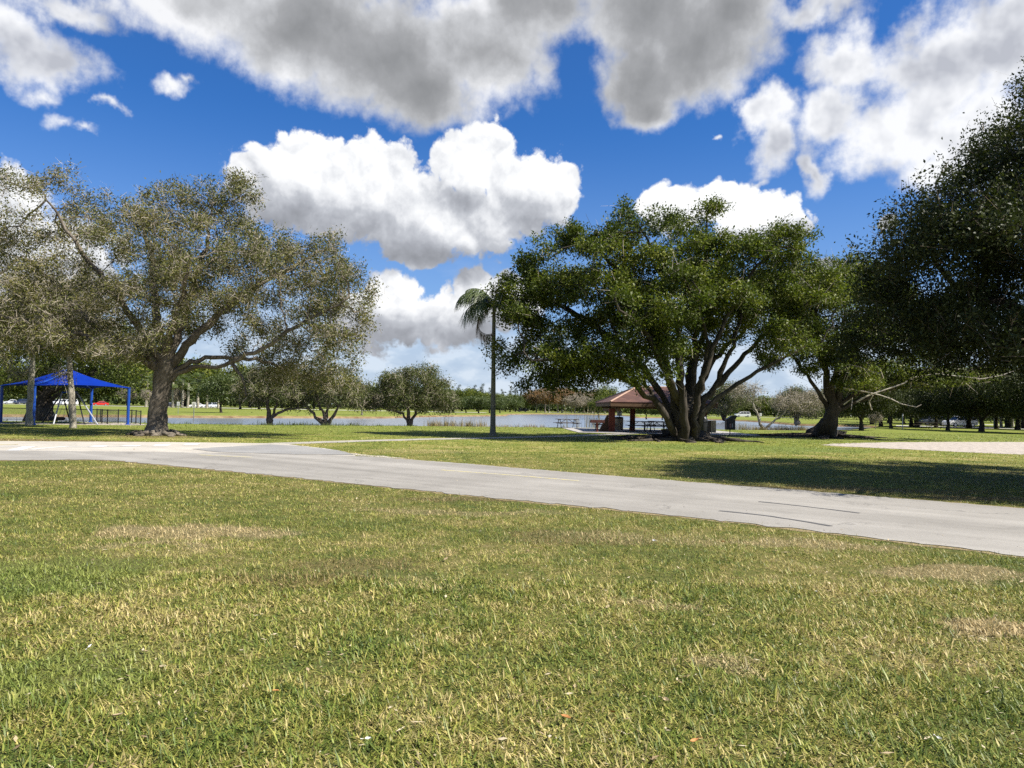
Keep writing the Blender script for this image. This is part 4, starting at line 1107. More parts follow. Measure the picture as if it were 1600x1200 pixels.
# ------------------------------------------------------------------ palm by the path
m_palmtrunk = bark('palm_trunk_bark', (0.085, 0.085, 0.062), (0.24, 0.23, 0.18), 3.0, 2.2, 0.5)
m_deadfrond = plain('dead_frond', (0.16, 0.115, 0.065), 0.9, 0, 0.3, 3)
def frond_mesh(rng, length, az0, el0, droop, mat, parent, name='frond', n=34, leafl=0.62, hang=0.9):
    pts = []; p = np.zeros(3); th = el0
    for k in range(n):
        pts.append(p.copy())
        d = np.array([math.cos(az0) * math.cos(th), math.sin(az0) * math.cos(th), math.sin(th)])
        p = p + d * length / n; th -= droop / n * (1 + 1.2 * k / n)
    pts = np.array(pts); V = []
    side = np.array([-math.sin(az0), math.cos(az0), 0])
    for k in range(2, n):
        t = k / n; ll = leafl * (0.35 + 1.3 * math.sin(math.pi * min(1, t * 0.9 + 0.08))) * rng.uniform(.8, 1.15)
        fw = pts[k] - pts[k - 1]; fw /= np.linalg.norm(fw)
        for sg in (-1, 1):
            for rep in range(2):
                d = side * sg * rng.uniform(.5, 1.0) + fw * rng.uniform(.3, .7) + np.array([0, 0, -1]) * rng.uniform(.2, hang)
                d /= np.linalg.norm(d); w_ = fw * 0.017
                mid = pts[k] + d * ll * .5; tipp = pts[k] + d * ll + np.array([0, 0, -ll * .28])
                V.append([pts[k] - w_, pts[k] + w_, mid + w_, mid - w_]); V.append([mid - w_, mid + w_, tipp + w_ * .25, tipp - w_ * .25])
    mb = MB(); mb.tube([tuple(q) for q in pts], [0.028 * (1 - k / n) + 0.006 for k in range(n)], 5)
    V = np.array(V); v = np.concatenate([np.array(mb.v), V.reshape(-1, 3)])
    fl = [list(f) for f in mb.f]; lens = [len(f) for f in fl]
    l = np.concatenate([np.concatenate(fl), len(mb.v) + np.arange(len(V) * 4)])
    tt = np.array(lens + [4] * len(V)); st = np.concatenate([[0], np.cumsum(tt)[:-1]])
    return link_mesh(name, raw_mesh(name, v, l, st, tt), mat, parent)
pd = 42.0
pb = spot(770, pd)
palm = empty('palm_tree', pb)
tag(palm, 'tall slim feather palm with one dead hanging frond, at the edge of the fig crown', 'palm')
top = at(772, 480, pd) - pb
mb = MB(); zs = [0, .15, .5, 1.2, 2.5, 3.8, 5.0, top.z]
mb.tube([(top.x * z / top.z, 0, z) for z in zs], [.24, .18, .155, .145, .135, .12, .11, .10], 12)
mb.build('trunk', m_palmtrunk, palm, smooth=True)
rng = np.random.RandomState(4)
for k in range(12):
    f = frond_mesh(rng, rng.uniform(2.0, 3.0), (k * 2.4 if k % 3 else math.pi + rng.uniform(-.7, .7)) + rng.uniform(-.2, .2), rng.uniform(0.35, 1.35), rng.uniform(1.2, 1.9), m_palmleaf, palm)
    f.location = top
f = frond_mesh(rng, 2.5, math.pi, -0.2, 2.3, m_deadfrond, palm, 'dead_frond', hang=1.6); f.location = top + Vector((-.15, 0, -.1)); f['label'] = 'brown dead frond hanging straight down'

# ------------------------------------------------------------------ picnic pavilion
m_roof, b, pr, ou = new_mat('shade_darkened_red_shingle')
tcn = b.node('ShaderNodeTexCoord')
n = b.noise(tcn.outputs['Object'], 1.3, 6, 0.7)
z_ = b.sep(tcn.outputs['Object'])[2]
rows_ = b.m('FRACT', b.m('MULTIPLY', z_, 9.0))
c = b.ramp(n, [(0.3, (0.055, 0.023, 0.016)), (0.52, (0.085, 0.037, 0.024)), (0.74, (0.18, 0.080, 0.050))])  # reds darkened to stand in for tree shade on the roof
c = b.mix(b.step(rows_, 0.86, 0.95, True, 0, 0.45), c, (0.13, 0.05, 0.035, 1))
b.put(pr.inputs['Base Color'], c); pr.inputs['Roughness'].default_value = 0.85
m_redwood = plain('rust_red_column', (0.15, 0.038, 0.020), 0.75, 0, 0.22, 3, 0.2)
m_beam = plain('brown_beam', (0.125, 0.072, 0.040), 0.8, 0, 0.2, 3, 0.2)
m_slab = plain('grey_slab', (0.34, 0.32, 0.29), 0.9, 0, 0.2, 1.2, 0.2, 0.2)
m_black = plain('black_metal', (0.022, 0.022, 0.024), 0.45, 0.3, 0.2, 6)
m_greymetal = plain('galvanised_metal', (0.36, 0.37, 0.38), 0.4, 0.7, 0.15, 6)
m_darkwood = plain('dark_table_board', (0.075, 0.052, 0.038), 0.7, 0, 0.3, 4, 0.2)
m_slat = plain('pale_slat', (0.42, 0.33, 0.22), 0.75, 0, 0.22, 5, 0.2)
sheet('picnic_slab', [(4.6, 50.8), (16.9, 50.8), (17.5, 52.2), (17.2, 63.5), (4.2, 63.5)], 0.03, m_slab, 0.02, 0.5, 21)
pav = empty('picnic_pavilion', (10.65, 56.6, 0.03))
tag(pav, 'open picnic pavilion with a red hipped roof, half hidden behind the fig trunks', 'pavilion')
ex, ey, ez, rz_ = 3.75, 4.6, 2.14, 3.35
rl = 1.15
def hip(ex, ey, ez, rl, rz_):
    return [(-ex, -ey, ez), (ex, -ey, ez), (ex, ey, ez), (-ex, ey, ez), (-rl, 0, rz_), (rl, 0, rz_)]
mb = MB()
hv = hip(ex, ey, ez, rl, rz_); lo_ = [(x * .995, y * .995, z - .10) for x, y, z in hv]
mb.add(hv + lo_, [(0, 1, 5, 4), (2, 3, 4, 5), (1, 2, 5), (3, 0, 4), (7, 6, 10, 11), (9, 8, 11, 10), (8, 7, 11), (6, 9, 10), (0, 6, 7, 1), (1, 7, 8, 2), (2, 8, 9, 3), (3, 9, 6, 0)])
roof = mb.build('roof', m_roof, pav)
m_cap = plain('pale_ridge_cap', (0.34, 0.22, 0.16), 0.8, 0, 0.25, 5)
for a, c_ in ((0, 4), (1, 5), (2, 5), (3, 4), (4, 5)):
    MB().tube([Vector(hv[a]) + Vector((0, 0, .012)), Vector(hv[c_]) + Vector((0, 0, .012))], .07, 6).build('ridge_cap', m_cap, roof)
mb = MB()
bz = ez - .21
for sy in (-1, 1): mb.box((0, sy * (ey - .06), bz), (2 * ex - .02, .12, .20))
for sx in (-1, 1): mb.box((sx * (ex - .06), 0, bz), (.12, 2 * ey - .26, .20))
mb.build('fascia', m_beam, pav)
mb = MB()
for sy in (-2.9, 2.9): mb.box((0, sy, ez - .34), (2 * ex - .6, .16, .2))
for sx in (-3.1, 3.1): mb.box((sx, 0, ez - .56), (.16, 2 * ey - .6, .2))
mb.build('beam', m_beam, pav)
for (px, d, wd) in [(955.5, 53.8, .44), (988, 56.5, .36), (1099, 53.8, .40), (1049, 53.8, .42), (1090, 59.5, .4), (1066, 59.5, .4)]:
    c0 = spot(px, d, 0.03)
    mb = MB(); mb.box((c0.x - 10.65, c0.y - 56.6, (ez - .46) / 2), (wd, wd, ez - .46))
    mb.build('column', m_redwood, pav, bevel=.02)
c0 = spot(944, 54.6, 0.03)
mb = MB(); mb.prism([(c0.x - 10.65 - .42, 0), (c0.x - 10.65 + .32, 0), (c0.x - 10.65 + .32, 1.2), (c0.x - 10.65 + .18, 1.2)], 'y', -2.35, -2.0)
mb.build('buttress', m_beam, pav)

def picnic_table(name='picnic_table'):
    t = empty(name, (0, 0, 0))
    for k in range(5):
        pass
    mb = MB()
    for k in range(5): mb.box((0, -.30 + .15 * k, .745), (1.85, .135, .04))
    mb.build('tabletop', m_darkwood, t, bevel=.006)
    for s in (-1, 1):
        mb = MB()
        for k in range(2): mb.box((0, s * (.62 + .14 * k), .445), (1.85, .125, .04))
        mb.build('bench', m_darkwood, t, bevel=.006)
    for s in (-.68, .68):
        mb = MB()
        mb.tube([(s, -.52, 0), (s, -.16, .72)], .03, 6).tube([(s, .52, 0), (s, .16, .72)], .03, 6).tube([(s, -.76, .40), (s, .76, .40)], .028, 6).tube([(s, -.33, .71), (s, .33, .71)], .028, 6)
        mb.tube([(s * .92, 0, .42), (s * .2, 0, .715)], .022, 6)
        mb.build('leg_frame', m_black, t)
    return t
table = picnic_table()
tag(table, 'dark picnic table standing alone on the grass by the water', 'picnic table', 'picnic tables by the pavilion')
p = spot(886, 62.5); table.location = p; table.rotation_euler = (0, 0, R(12)); table.scale = (1.0, 1.25, 1)
for px, d, rz, lab in [(946, 57, 4, 'picnic table behind the first red pavilion column'), (1000, 55.5, 8, 'picnic table under the roof between the second column and the next table'), (1022, 54.0, -6, 'picnic table with its end closest to the fig trunk'), (1032, 58.5, 10, 'picnic table deepest under the pavilion roof')]:
    q = spot(px, d, .03)
    copy_thing(table, q, R(rz), 1.0, lab)

# grill with a red body on a post
def grill(px, d, label):
    g = empty('barbecue_grill', spot(px, d, .03)); tag(g, label, 'grill')
    mb = MB(); mb.tube([(0, 0, 0), (0, 0, .62)], .07, 8); mb.build('post', m_redwood, g)
    mb = MB(); mb.box((0, 0, .74), (1.0, .55, .20)); mb.build('firebox', plain('sooty_red_steel', (.085, .03, .022), .7, .2, .3, 4), g, bevel=.015)
    mb = MB()
    for k in range(9): mb.tube([(-.44 + k * .11, -.25, .86), (-.44 + k * .11, .25, .86)], .010, 5)
    mb.build('grate', m_black, g)
    return g
grill(933, 52.5, 'red brown pedestal grill at the edge of the pavilion slab')
# bins
def slatted_bin(label, loc, s=1.0, lid=True):
    t = empty('litter_bin', loc); tag(t, label, 'bin')
    mb = MB()
    for k in range(16):
        a = k * 2 * math.pi / 16
        mb.box((math.cos(a) * .30, math.sin(a) * .30, .50), (.10, .03, .82), Matrix.Rotation(a + math.pi / 2, 3, 'Z'))
    mb.build('slats', m_slat, t)['label'] = 'pale vertical slats'
    mb = MB(); mb.lathe([(.265, .06), (.275, .9)], 16); mb.build('liner', m_black, t)
    mb = MB(); mb.lathe([(.33, .91), (.33, .99), (.27, 1.04), (.12, 1.06)], 16); mb.build('lid', m_black, t)
    return t
slatted_bin('pale slatted litter bin with a black lid behind the first red column', spot(967, 56.5, .03))
# white board / hood seen above that bin
t = empty('paper_towel_box', spot(967.5, 59.5, .03)); tag(t, 'pale grey box on a post above the slatted bin', 'box')
mb = MB(); mb.tube([(0, 0, 0), (0, 0, 1.1)], .04, 8); mb.build('post', m_greymetal, t)
mb = MB(); mb.box((0, 0, 1.32), (.36, .25, .44)); mb.build('case', plain('pale_grey_paint', (.50, .53, .55), .5, 0, .1, 4), t, bevel=.02)
# dark cylindrical bin with domed hood
t = empty('hooded_bin', spot(1098, 47.5)); tag(t, 'tall black domed litter bin with a round opening, beside the fig roots', 'bin')
mb = MB(); mb.lathe([(.27, 0), (.29, .05), (.29, .92), (.31, .93), (.31, .98)], 20); mb.build('body', m_black, t, smooth=True)
mb = MB(); mb.lathe([(.30, .981), (.29, 1.12), (.22, 1.26), (.10, 1.33), (.08, 1.40)], 20); mb.build('hood', m_black, t, smooth=True)
m_ring = plain('grey_ring', (.22, .23, .24), .4, .3, .1, 5)
bm = bmesh.new()
ring = [(math.cos(a) * .11, -.275, 1.0 + .09 + math.sin(a) * .11) for a in [k * math.pi / 8 for k in range(16)]]
mb = MB(); mb.tube(ring + [ring[0], ring[1]], .02, 6, caps=False); mb.build('opening_rim', m_ring, t)
# square slatted box on a post
t = empty('slatted_box_bin', spot(1110, 49.5)); tag(t, 'square box bin with pale side slats on a short post', 'bin')
mb = MB(); mb.box((-.06, 0, .62), (.62, .56, .78)); mb.build('body', m_darkwood, t, bevel=.01)
for k in range(4):
    mb = MB(); mb.box((.275, -.21 + .14 * k, .62), (.05, .10, .80)); mb.build('slat', m_slat, t)
for k in range(3):
    mb = MB(); mb.box((.0 + .10 * k, -.295, .62), (.075, .03, .80)); mb.build('slat', m_slat, t)
mb = MB(); mb.tube([(0, -.2, 0), (0, -.2, .24)], .035, 8); mb.build('post', m_greymetal, t)
# ash bin with a raised slanting lid
t = empty('ash_bin', spot(1140.5, 52.0)); tag(t, 'black box on a single post with its lid raised at a slant', 'bin')
mb = MB(); mb.box((0, 0, .72), (.60, .5, .72)); mb.build('body', m_black, t, bevel=.015)
mb = MB(); mb.tube([(0, 0, 0), (0, 0, .38)], .035, 8); mb.build('post', m_black, t)
mb = MB(); mb.prism([(-.31, 1.085), (.12, 1.36), (.44, 1.36), (.31, 1.085)], 'y', -.25, .25); mb.build('lid', m_black, t, bevel=.01)
mb = MB(); mb.box((-.05, -.262, .66), (.09, .02, .28)); mb.build('notice', plain('faded_pink_notice', (.30, .17, .15), .7), t)
mb = MB(); mb.box((.09, -.262, .66), (.07, .02, .28)); mb.build('notice', m_ring, t)

# ------------------------------------------------------------------ blue shade canopy with swings and fence
m_blue = plain('blue_shade_cloth', (0.002, 0.022, 0.22), 0.8, 0, 0.10, 2, 0, 0.08)
m_bluepost = plain('blue_post', (0.006, 0.05, 0.28), 0.4, 0, 0.1, 4, 0, 0.5)
A_ = spot(199.5, 50.3); B_ = spot(141.5, 54.2); C_ = spot(1, 50.5); D_ = spot(52, 46.8)
cc = (A_ + B_ + C_ + D_) / 4
can = empty('shade_canopy', cc); tag(can, 'peaked blue fabric shade canopy on blue posts over the swings', 'canopy')
EH = 2.42
for q in (A_, B_, C_, D_):
    l = q - cc
    mb = MB(); mb.tube([(l.x, l.y, 0), (l.x, l.y, EH + .02)], .095, 12); mb.build('post', m_bluepost, can, smooth=True)
    mb = MB(); mb.lathe([(.17, 0), (.17, .03), (.12, .06)], 12, (l.x, l.y, 0)); mb.build('base_plate', m_bluepost, can)
pk = at(100, 577, 50.3); pk2 = at(112, 578, 50.3)
V_, Fc = [], []
corners = [(q - cc) * 1.03 for q in (A_, B_, C_, D_)]
N_ = 10
mb = MB()
for i in range(4):
    a, c_ = corners[i], corners[(i + 1) % 4]
    peak = (pk if i in (1, 2) else pk2) - cc
    rows = []
    for r_ in range(N_ + 1):
        t_ = r_ / N_
        row = []
        for k in range(N_ + 1):
            s_ = k / N_
            e = a.lerp(c_, s_); e = Vector((e.x, e.y, EH + .05 + .22 * 4 * s_ * (1 - s_) * .55)); e = e.lerp(Vector((0, 0, e.z)), .06 * 4 * s_ * (1 - s_))
            q = e.lerp(peak, t_); q.z -= .18 * 4 * t_ * (1 - t_) * .6
            row.append(q)
        rows.append(row)
    vs = [q for row in rows for q in row]
    mb.add(vs, [(r_ * (N_ + 1) + k, r_ * (N_ + 1) + k + 1, (r_ + 1) * (N_ + 1) + k + 1, (r_ + 1) * (N_ + 1) + k) for r_ in range(N_) for k in range(N_)])
fab = mb.build('fabric_roof', m_blue, can, smooth=True)
sol = fab.modifiers.new('thickness', 'SOLIDIFY'); sol.thickness = 0.02
for i in range(4):
    q0 = Vector((corners[i].x, corners[i].y, EH + .065)); q1 = (pk + pk2) / 2 - cc + Vector((0, 0, .012))
    MB().tube([q0.lerp(q1, t_) - Vector((0, 0, .43 * t_ * (1 - t_))) for t_ in np.linspace(0, 1, 9)], .022, 6).build('seam', m_bluepost, can)
mb = MB()
for i in range(4):
    l = corners[i]
    mb.tube([(l.x / 1.03, l.y / 1.03, EH), tuple((pk + pk2) / 2 - cc - Vector((0, 0, .15)))], .04, 8)
mb.build('rafter', m_bluepost, can)

sw = empty('tripod_swing', spot(108, 50.2)); tag(sw, 'swing frame on splayed pale and blue legs with a tyre swing, under the canopy', 'swing')
so = sw.location.copy()
m_paleleg = plain('pale_painted_tube', (.38, .39, .41), .4, .2, .1, 5)
T1 = at(97, 613, 50.2) - so; T2 = at(120, 613, 50.2) - so
for top_, px, d, mt in [(T1, 83.5, 48.4, m_paleleg), (T1, 66, 51.2, m_black), (T1, 110, 51.4, m_black), (T2, 153, 48.8, m_paleleg), (T2, 132, 49.2, m_black), (T2, 112, 52, m_black)]:
    q = spot(px, d) - so
    mb = MB(); mb.tube([tuple(q), tuple(top_)], .045, 8); mb.build('leg', mt, sw)
mb = MB(); mb.tube([tuple(T1), tuple(T2)], .06, 10); mb.build('top_bar', m_bluepost, sw)
mb = MB()
tyre_c = at(89, 654, 50.2) - so
ring = [(tyre_c.x + math.cos(a) * .40, tyre_c.y + math.sin(a) * .40, tyre_c.z) for a in [k * math.pi / 8 for k in range(18)]]
mb.tube(ring, .11, 8, caps=False); ty = mb.build('tyre_seat', plain('black_rubber', (.02, .02, .02), .8), sw, smooth=True)
for k in range(3):
    a = k * 2.1
    mb = MB(); mb.tube([(tyre_c.x + math.cos(a) * .4, tyre_c.y + math.sin(a) * .4, tyre_c.z), tuple((T1 + T2) / 2)], .012, 5); mb.build('chain', m_greymetal, sw)

# chain-link fence: posts, rails and wire panels
m_wire, b, pr, ou = new_mat('black_chain_link')
tcn = b.node('ShaderNodeTexCoord')
x_, y_, z_ = b.sep(tcn.outputs['UV'])
k1 = b.m('ABSOLUTE', b.m('SUBTRACT', b.m('FRACT', b.m('MULTIPLY', b.m('ADD', x_, y_), 14.0)), 0.5))
k2 = b.m('ABSOLUTE', b.m('SUBTRACT', b.m('FRACT', b.m('MULTIPLY', b.m('SUBTRACT', x_, y_), 14.0)), 0.5))
wire = b.m('MAXIMUM', b.step(k1, 0.41, 0.44), b.step(k2, 0.41, 0.44))
pr.inputs['Base Color'].default_value = (.018, .018, .02, 1); pr.inputs['Roughness'].default_value = .5
b.put(pr.inputs['Alpha'], wire)
def fence(label, pts, h, posts_at):
    base = pts[0]
    f = empty('chain_link_fence', base); tag(f, label, 'fence')
    for a, c_ in zip(pts, pts[1:]):
        L = (c_ - a).length; n = max(1, round(L / 2.4))
        l0, l1 = a - base, c_ - base
        mb = MB(); mb.tube([(l0.x, l0.y, h - .03), (l1.x, l1.y, h - .03)], .028, 8); mb.build('top_rail', m_black, f)
        mb = MB(); mb.tube([(l0.x, l0.y, .08), (l1.x, l1.y, .08)], .012, 6); mb.build('bottom_rail', m_black, f)
        for k in range(n + (1 if c_ is pts[-1] else 0)):
            q = l0.lerp(l1, k / n)
            mb = MB(); mb.tube([(q.x, q.y, 0), (q.x, q.y, h + .03)], .038, 8); mb.build('post', m_black, f)
        me = bpy.data.meshes.new('wire_panel')
        me.from_pydata([(l0.x, l0.y, .06), (l1.x, l1.y, .06), (l1.x, l1.y, h - .05), (l0.x, l0.y, h - .05)], [], [(0, 1, 2, 3)])
        uv = me.uv_layers.new()
        for i_, co in enumerate([(0, 0), (L, 0), (L, h), (0, h)]): uv.data[i_].uv = co
        link_mesh('wire_panel', me, m_wire, f)
    return f
fence('low black chain link fence turning a corner at the end of the playground', [spot(219.5, 50.2), spot(205.5, 54.8), spot(60, 55.2), spot(-60, 55.0)], .95, None)
fence('single black chain link panel in front of the long fence run', [spot(184.5, 52.5), spot(167.5, 50.8), spot(151, 53.6)], .98, None)

# ------------------------------------------------------------------ signs
m_sign = plain('white_sign_face', (.72, .70, .60), .6, 0, .05, 3)
m_signmark = plain('dark_sign_print', (.10, .10, .11), .7, 0, .05, 3)
def sign(label, px, d, zb, zt, wd, ht, two=True, group=None):
    base = spot(px, d); s = empty('park_sign', base); tag(s, label, 'sign', group)
    mb = MB(); mb.tube([(0, 0.03, 0), (0, 0.03, zt)], .03, 8); mb.build('post', m_greymetal, s)
    mb = MB(); mb.box((0, 0, zt - ht / 2), (wd, .012, ht)); face = mb.build('sign_face', m_sign, s, bevel=.004)
    mb = MB()
    # a small dark pictogram over lines of print
    mb.prism([(-.10 * wd, zt - .36 * ht), (.10 * wd, zt - .36 * ht), (.02 * wd, zt - .12 * ht), (-.02 * wd, zt - .12 * ht)], 'y', -.010, -.007)
    mb.box((0, -.0085, zt - .44 * ht), (wd * .62, .003, ht * .05))
    for k in range(3): mb.box((0, -.0085, zt - (.60 + .12 * k) * ht), (wd * (.6 - .08 * k), .003, ht * .035))
    mb.build('print', m_signmark, face)
    return s
sign('white sign with dark print on a post at the near bank beyond the oak trunk', 302, 57.0, 0, 1.62, .26, .42)
sign('small white sign on a thin post across the water', 278, 97, 0, 1.62, .36, .5)
sign('small pale sign across the water beside the bare V-shaped tree', 1188.5, 150, 0, 1.5, .45, .6)

# marker post in the shade
t = empty('marker_post', spot(1410.5, 88)); tag(t, 'slim grey post with a white top in the shade of the far trees', 'post')
mb = MB(); mb.tube([(0, 0, 0), (0, 0, 1.3)], .05, 8); mb.build('shaft', m_greymetal, t)
mb = MB(); mb.lathe([(.065, 1.3), (.065, 1.75)], 10); mb.build('cap', m_white, t)

# ------------------------------------------------------------------ vehicles
m_glass = plain('dark_car_glass', (.015, .018, .022), .08, 0, .1, 3, 0, .6)
m_tyre = plain('tyre_rubber', (.018, .018, .018), .85)
m_rim = plain('alloy_rim', (.45, .46, .47), .3, .8, .05, 3)
m_lamp = plain('headlamp_glass', (.65, .66, .68), .15, 0, .05, 3, 0, .6)
m_tail = plain('tail_lamp_red', (.35, .015, .012), .25, 0, .05, 3, 0, .6)
def paint(name, c): return plain(name, c, .28, .0, .05, 2, 0, .5, 1.0)
P_white, P_red, P_black, P_silver, P_navy = paint('white_paint', (.70, .70, .69)), paint('red_paint', (.45, .015, .015)), paint('black_paint', (.012, .012, .014)), paint('silver_paint', (.42, .44, .46)), paint('navy_paint', (.02, .028, .06))
def vehicle(name, label, cat, loc, rz, body_m, kind='suv', group=None):
    v = empty(name, loc, rz); tag(v, label, cat, group)
    if kind == 'suv':
        L, W, belt, top = 4.6, 1.84, .98, 1.66
        prof = [(-2.3, .35), (-2.28, .75), (-2.1, .92), (-1.15, 1.02), (2.15, 1.0), (2.3, .85), (2.3, .4), (2.1, .28), (-2.15, .26)]
        cab = [(-1.2, 1.0), (-.45, 1.60), (.2, 1.68), (1.75, 1.58), (2.2, 1.0)]
    elif kind == 'van':
        L, W = 5.0, 1.9
        prof = [(-2.5, .35), (-2.48, .8), (-2.3, .98), (-1.35, 1.08), (2.42, 1.1), (2.5, .9), (2.5, .4), (2.3, .28), (-2.3, .26)]
        cab = [(-1.4, 1.06), (-.75, 1.74), (-.2, 1.80), (2.2, 1.78), (2.43, 1.08)]
    else:
        L, W = 4.5, 1.78
        prof = [(-2.25, .33), (-2.22, .62), (-2.0, .76), (-1.0, .90), (1.55, .93), (2.2, .86), (2.25, .6), (2.22, .35), (2.0, .25), (-2.0, .24)]
        cab = [(-1.05, .88), (-.35, 1.36), (.15, 1.43), (.85, 1.38), (1.6, .92)]
    mb = MB(); mb.prism(prof, 'y', -W / 2, W / 2)
    body = mb.build('body', body_m, v, bevel=.07, smooth=True, seg=3)
    # cabin tapers inwards towards the roof
    n = len(cab)
    def hw(z): return W / 2 - .05 - .24 * max(0, (z - cab[0][1])) / (max(q[1] for q in cab) - cab[0][1])
    mb = MB(); mb.add([(x, -hw(z), z) for x, z in cab] + [(x, hw(z), z) for x, z in cab], [tuple(range(n)), tuple(reversed(range(n, 2 * n)))] + [(i, i + n, (i + 1) % n + n, (i + 1) % n) for i in range(n)])
    mb.build('cabin', body_m, v, bevel=.04, smooth=True)
    zt = max(q[1] for q in cab)
    def side(xa, xb, s):
        # glass panel on the cabin flank between two stations
        def zx(x):
            for (xa_, za_), (xb_, zb_) in zip(cab, cab[1:]):
                if xa_ <= x <= xb_: return za_ + (zb_ - za_) * (x - xa_) / (xb_ - xa_)
            return cab[0][1]
        z0 = cab[0][1] + .04
        pts = []
        for x in (xa, xb): pts.append((x, z0))
        for x in (xb, (xa + xb) / 2, xa): pts.append((x, max(z0 + .05, zx(x) - .09)))
        vs = [(x, s * (hw(z) + .012), z) for x, z in pts] + [(x, s * (hw(z) - .02), z) for x, z in pts]
        k = len(pts)
        MB().add(vs, [tuple(range(k)), tuple(reversed(range(k, 2 * k)))] + [(i, i + k, (i + 1) % k + k, (i + 1) % k) for i in range(k)]).build('side_window', m_glass, v)
    xs = np.linspace(cab[0][0] + .30, cab[-1][0] - .22, 4 if kind != 'sedan' else 3)
    for s in (-1, 1):
        for a, c_ in zip(xs, xs[1:]): side(a + .03, c_ - .03, s)
    def screen(nm, i, j):
        (xa, za), (xb, zb) = cab[i], cab[j]
        d = Vector((xb - xa, 0, zb - za)).normalized(); nr = Vector((-d.z, 0, d.x)); nr = nr if nr.z > 0 else -nr
        vs = []
        for o in (.014, -.02):
            for f_, sg in ((.10, -1), (.10, 1), (.90, 1), (.90, -1)):
                z = za + (zb - za) * f_
                vs.append(Vector((xa + (xb - xa) * f_, sg * (hw(z) - .08), z)) + nr * o)
        MB().add(vs, [(0, 1, 2, 3), (7, 6, 5, 4), (0, 4, 5, 1), (1, 5, 6, 2), (2, 6, 7, 3), (3, 7, 4, 0)]).build(nm, m_glass, v)
    screen('windscreen', 0, 1); screen('rear_window', n - 1, n - 2)
    for x in (-L * .305, L * .30):
        for s in (-1, 1):
            r0 = .34 if kind != 'sedan' else .31
            mb = MB(); mb.tube([(x, s * (W / 2 - .20), r0), (x, s * (W / 2 + .012), r0)], r0, 18); wh = mb.build('wheel', m_tyre, v, bevel=.02)
            mb = MB(); mb.tube([(x, s * (W / 2 + .013), r0), (x, s * (W / 2 + .024), r0)], r0 * .62, 14); mb.build('rim', m_rim, wh)
    zl = prof[1][1]
    for s in (-1, 1):
        mb = MB(); mb.box((-L / 2 + .07, s * (W / 2 - .25), zl), (.12, .36, .13)); mb.build('headlight', m_lamp, v, bevel=.02)
        mb = MB(); mb.box((L / 2 - .05, s * (W / 2 - .18), prof[-4][1] + (.0 if kind == 'sedan' else .0) + .02), (.12, .26, .2)); mb.build('tail_light', m_tail, v, bevel=.02)
    return v
vehicle('parked_car', 'white hatchback parked in the shade behind a dark tree trunk', 'car', spot(1500, 112), R(6), P_white, 'suv')
vehicle('parked_car', 'dark navy car parked in the shade beyond the white hatchback', 'car', spot(1454, 125), R(12), P_navy, 'suv')
vehicle('parked_van', 'white van parked on the far bank', 'van', spot(1160, 245), R(2), P_white, 'van')
vehicle('parked_car', 'black car parked on the grass under the rust coloured trees', 'car', spot(816, 330), R(4), P_black, 'suv')
vehicle('parked_car', 'red car in the far parking row seen under the canopy', 'car', spot(157, 232), R(35), P_red, 'sedan')
vehicle('parked_car', 'white car in the far parking row seen past the oak trunk', 'car', spot(307, 225), R(30), P_white, 'sedan')
vehicle('parked_van', 'white van in the far parking row seen behind the swing frame', 'van', spot(107, 228), R(60), P_white, 'van')
vehicle('parked_van', 'white van in the far parking row seen past the swing legs', 'van', spot(93, 229), R(75), P_white, 'van')
vehicle('parked_car', 'silver car in the far parking row beside the first canopy post', 'car', spot(18, 230), R(40), P_silver, 'sedan')
vehicle('parked_car', 'dark car in the far parking row at the pale trunk', 'car', spot(34, 230), R(70), P_navy, 'suv')
vehicle('parked_car', 'black car in the far parking row between oak and sign', 'car', spot(262, 228), R(50), P_black, 'sedan')
vehicle('parked_car', 'pale silver car in the far parking row below the cabbage palms', 'car', spot(331, 228), R(70), P_silver, 'suv')
# far roads and parking strips
m_farroad = plain('far_pale_road', (.50, .47, .42), .9, 0, .12, .2)
sheet('far_parking_strip', [spot(-40, 222), spot(420, 222), spot(640, 224), spot(760, 230), spot(760, 240), spot(640, 236), spot(420, 236), spot(-40, 236)], .012, m_farroad)
sheet('far_road', [spot(1400, 108), spot(1700, 98), spot(1900, 92), spot(1900, 101), spot(1700, 107), spot(1400, 116)], .012, m_farroad)
sheet('far_road', [spot(1500, 150), spot(1900, 128), spot(1900, 134), spot(1500, 158)], .012, m_farroad)
sheet('far_road', [spot(800, 330), spot(960, 300), spot(1300, 240), spot(1300, 248), spot(960, 310), spot(800, 340)], .012, m_farroad)

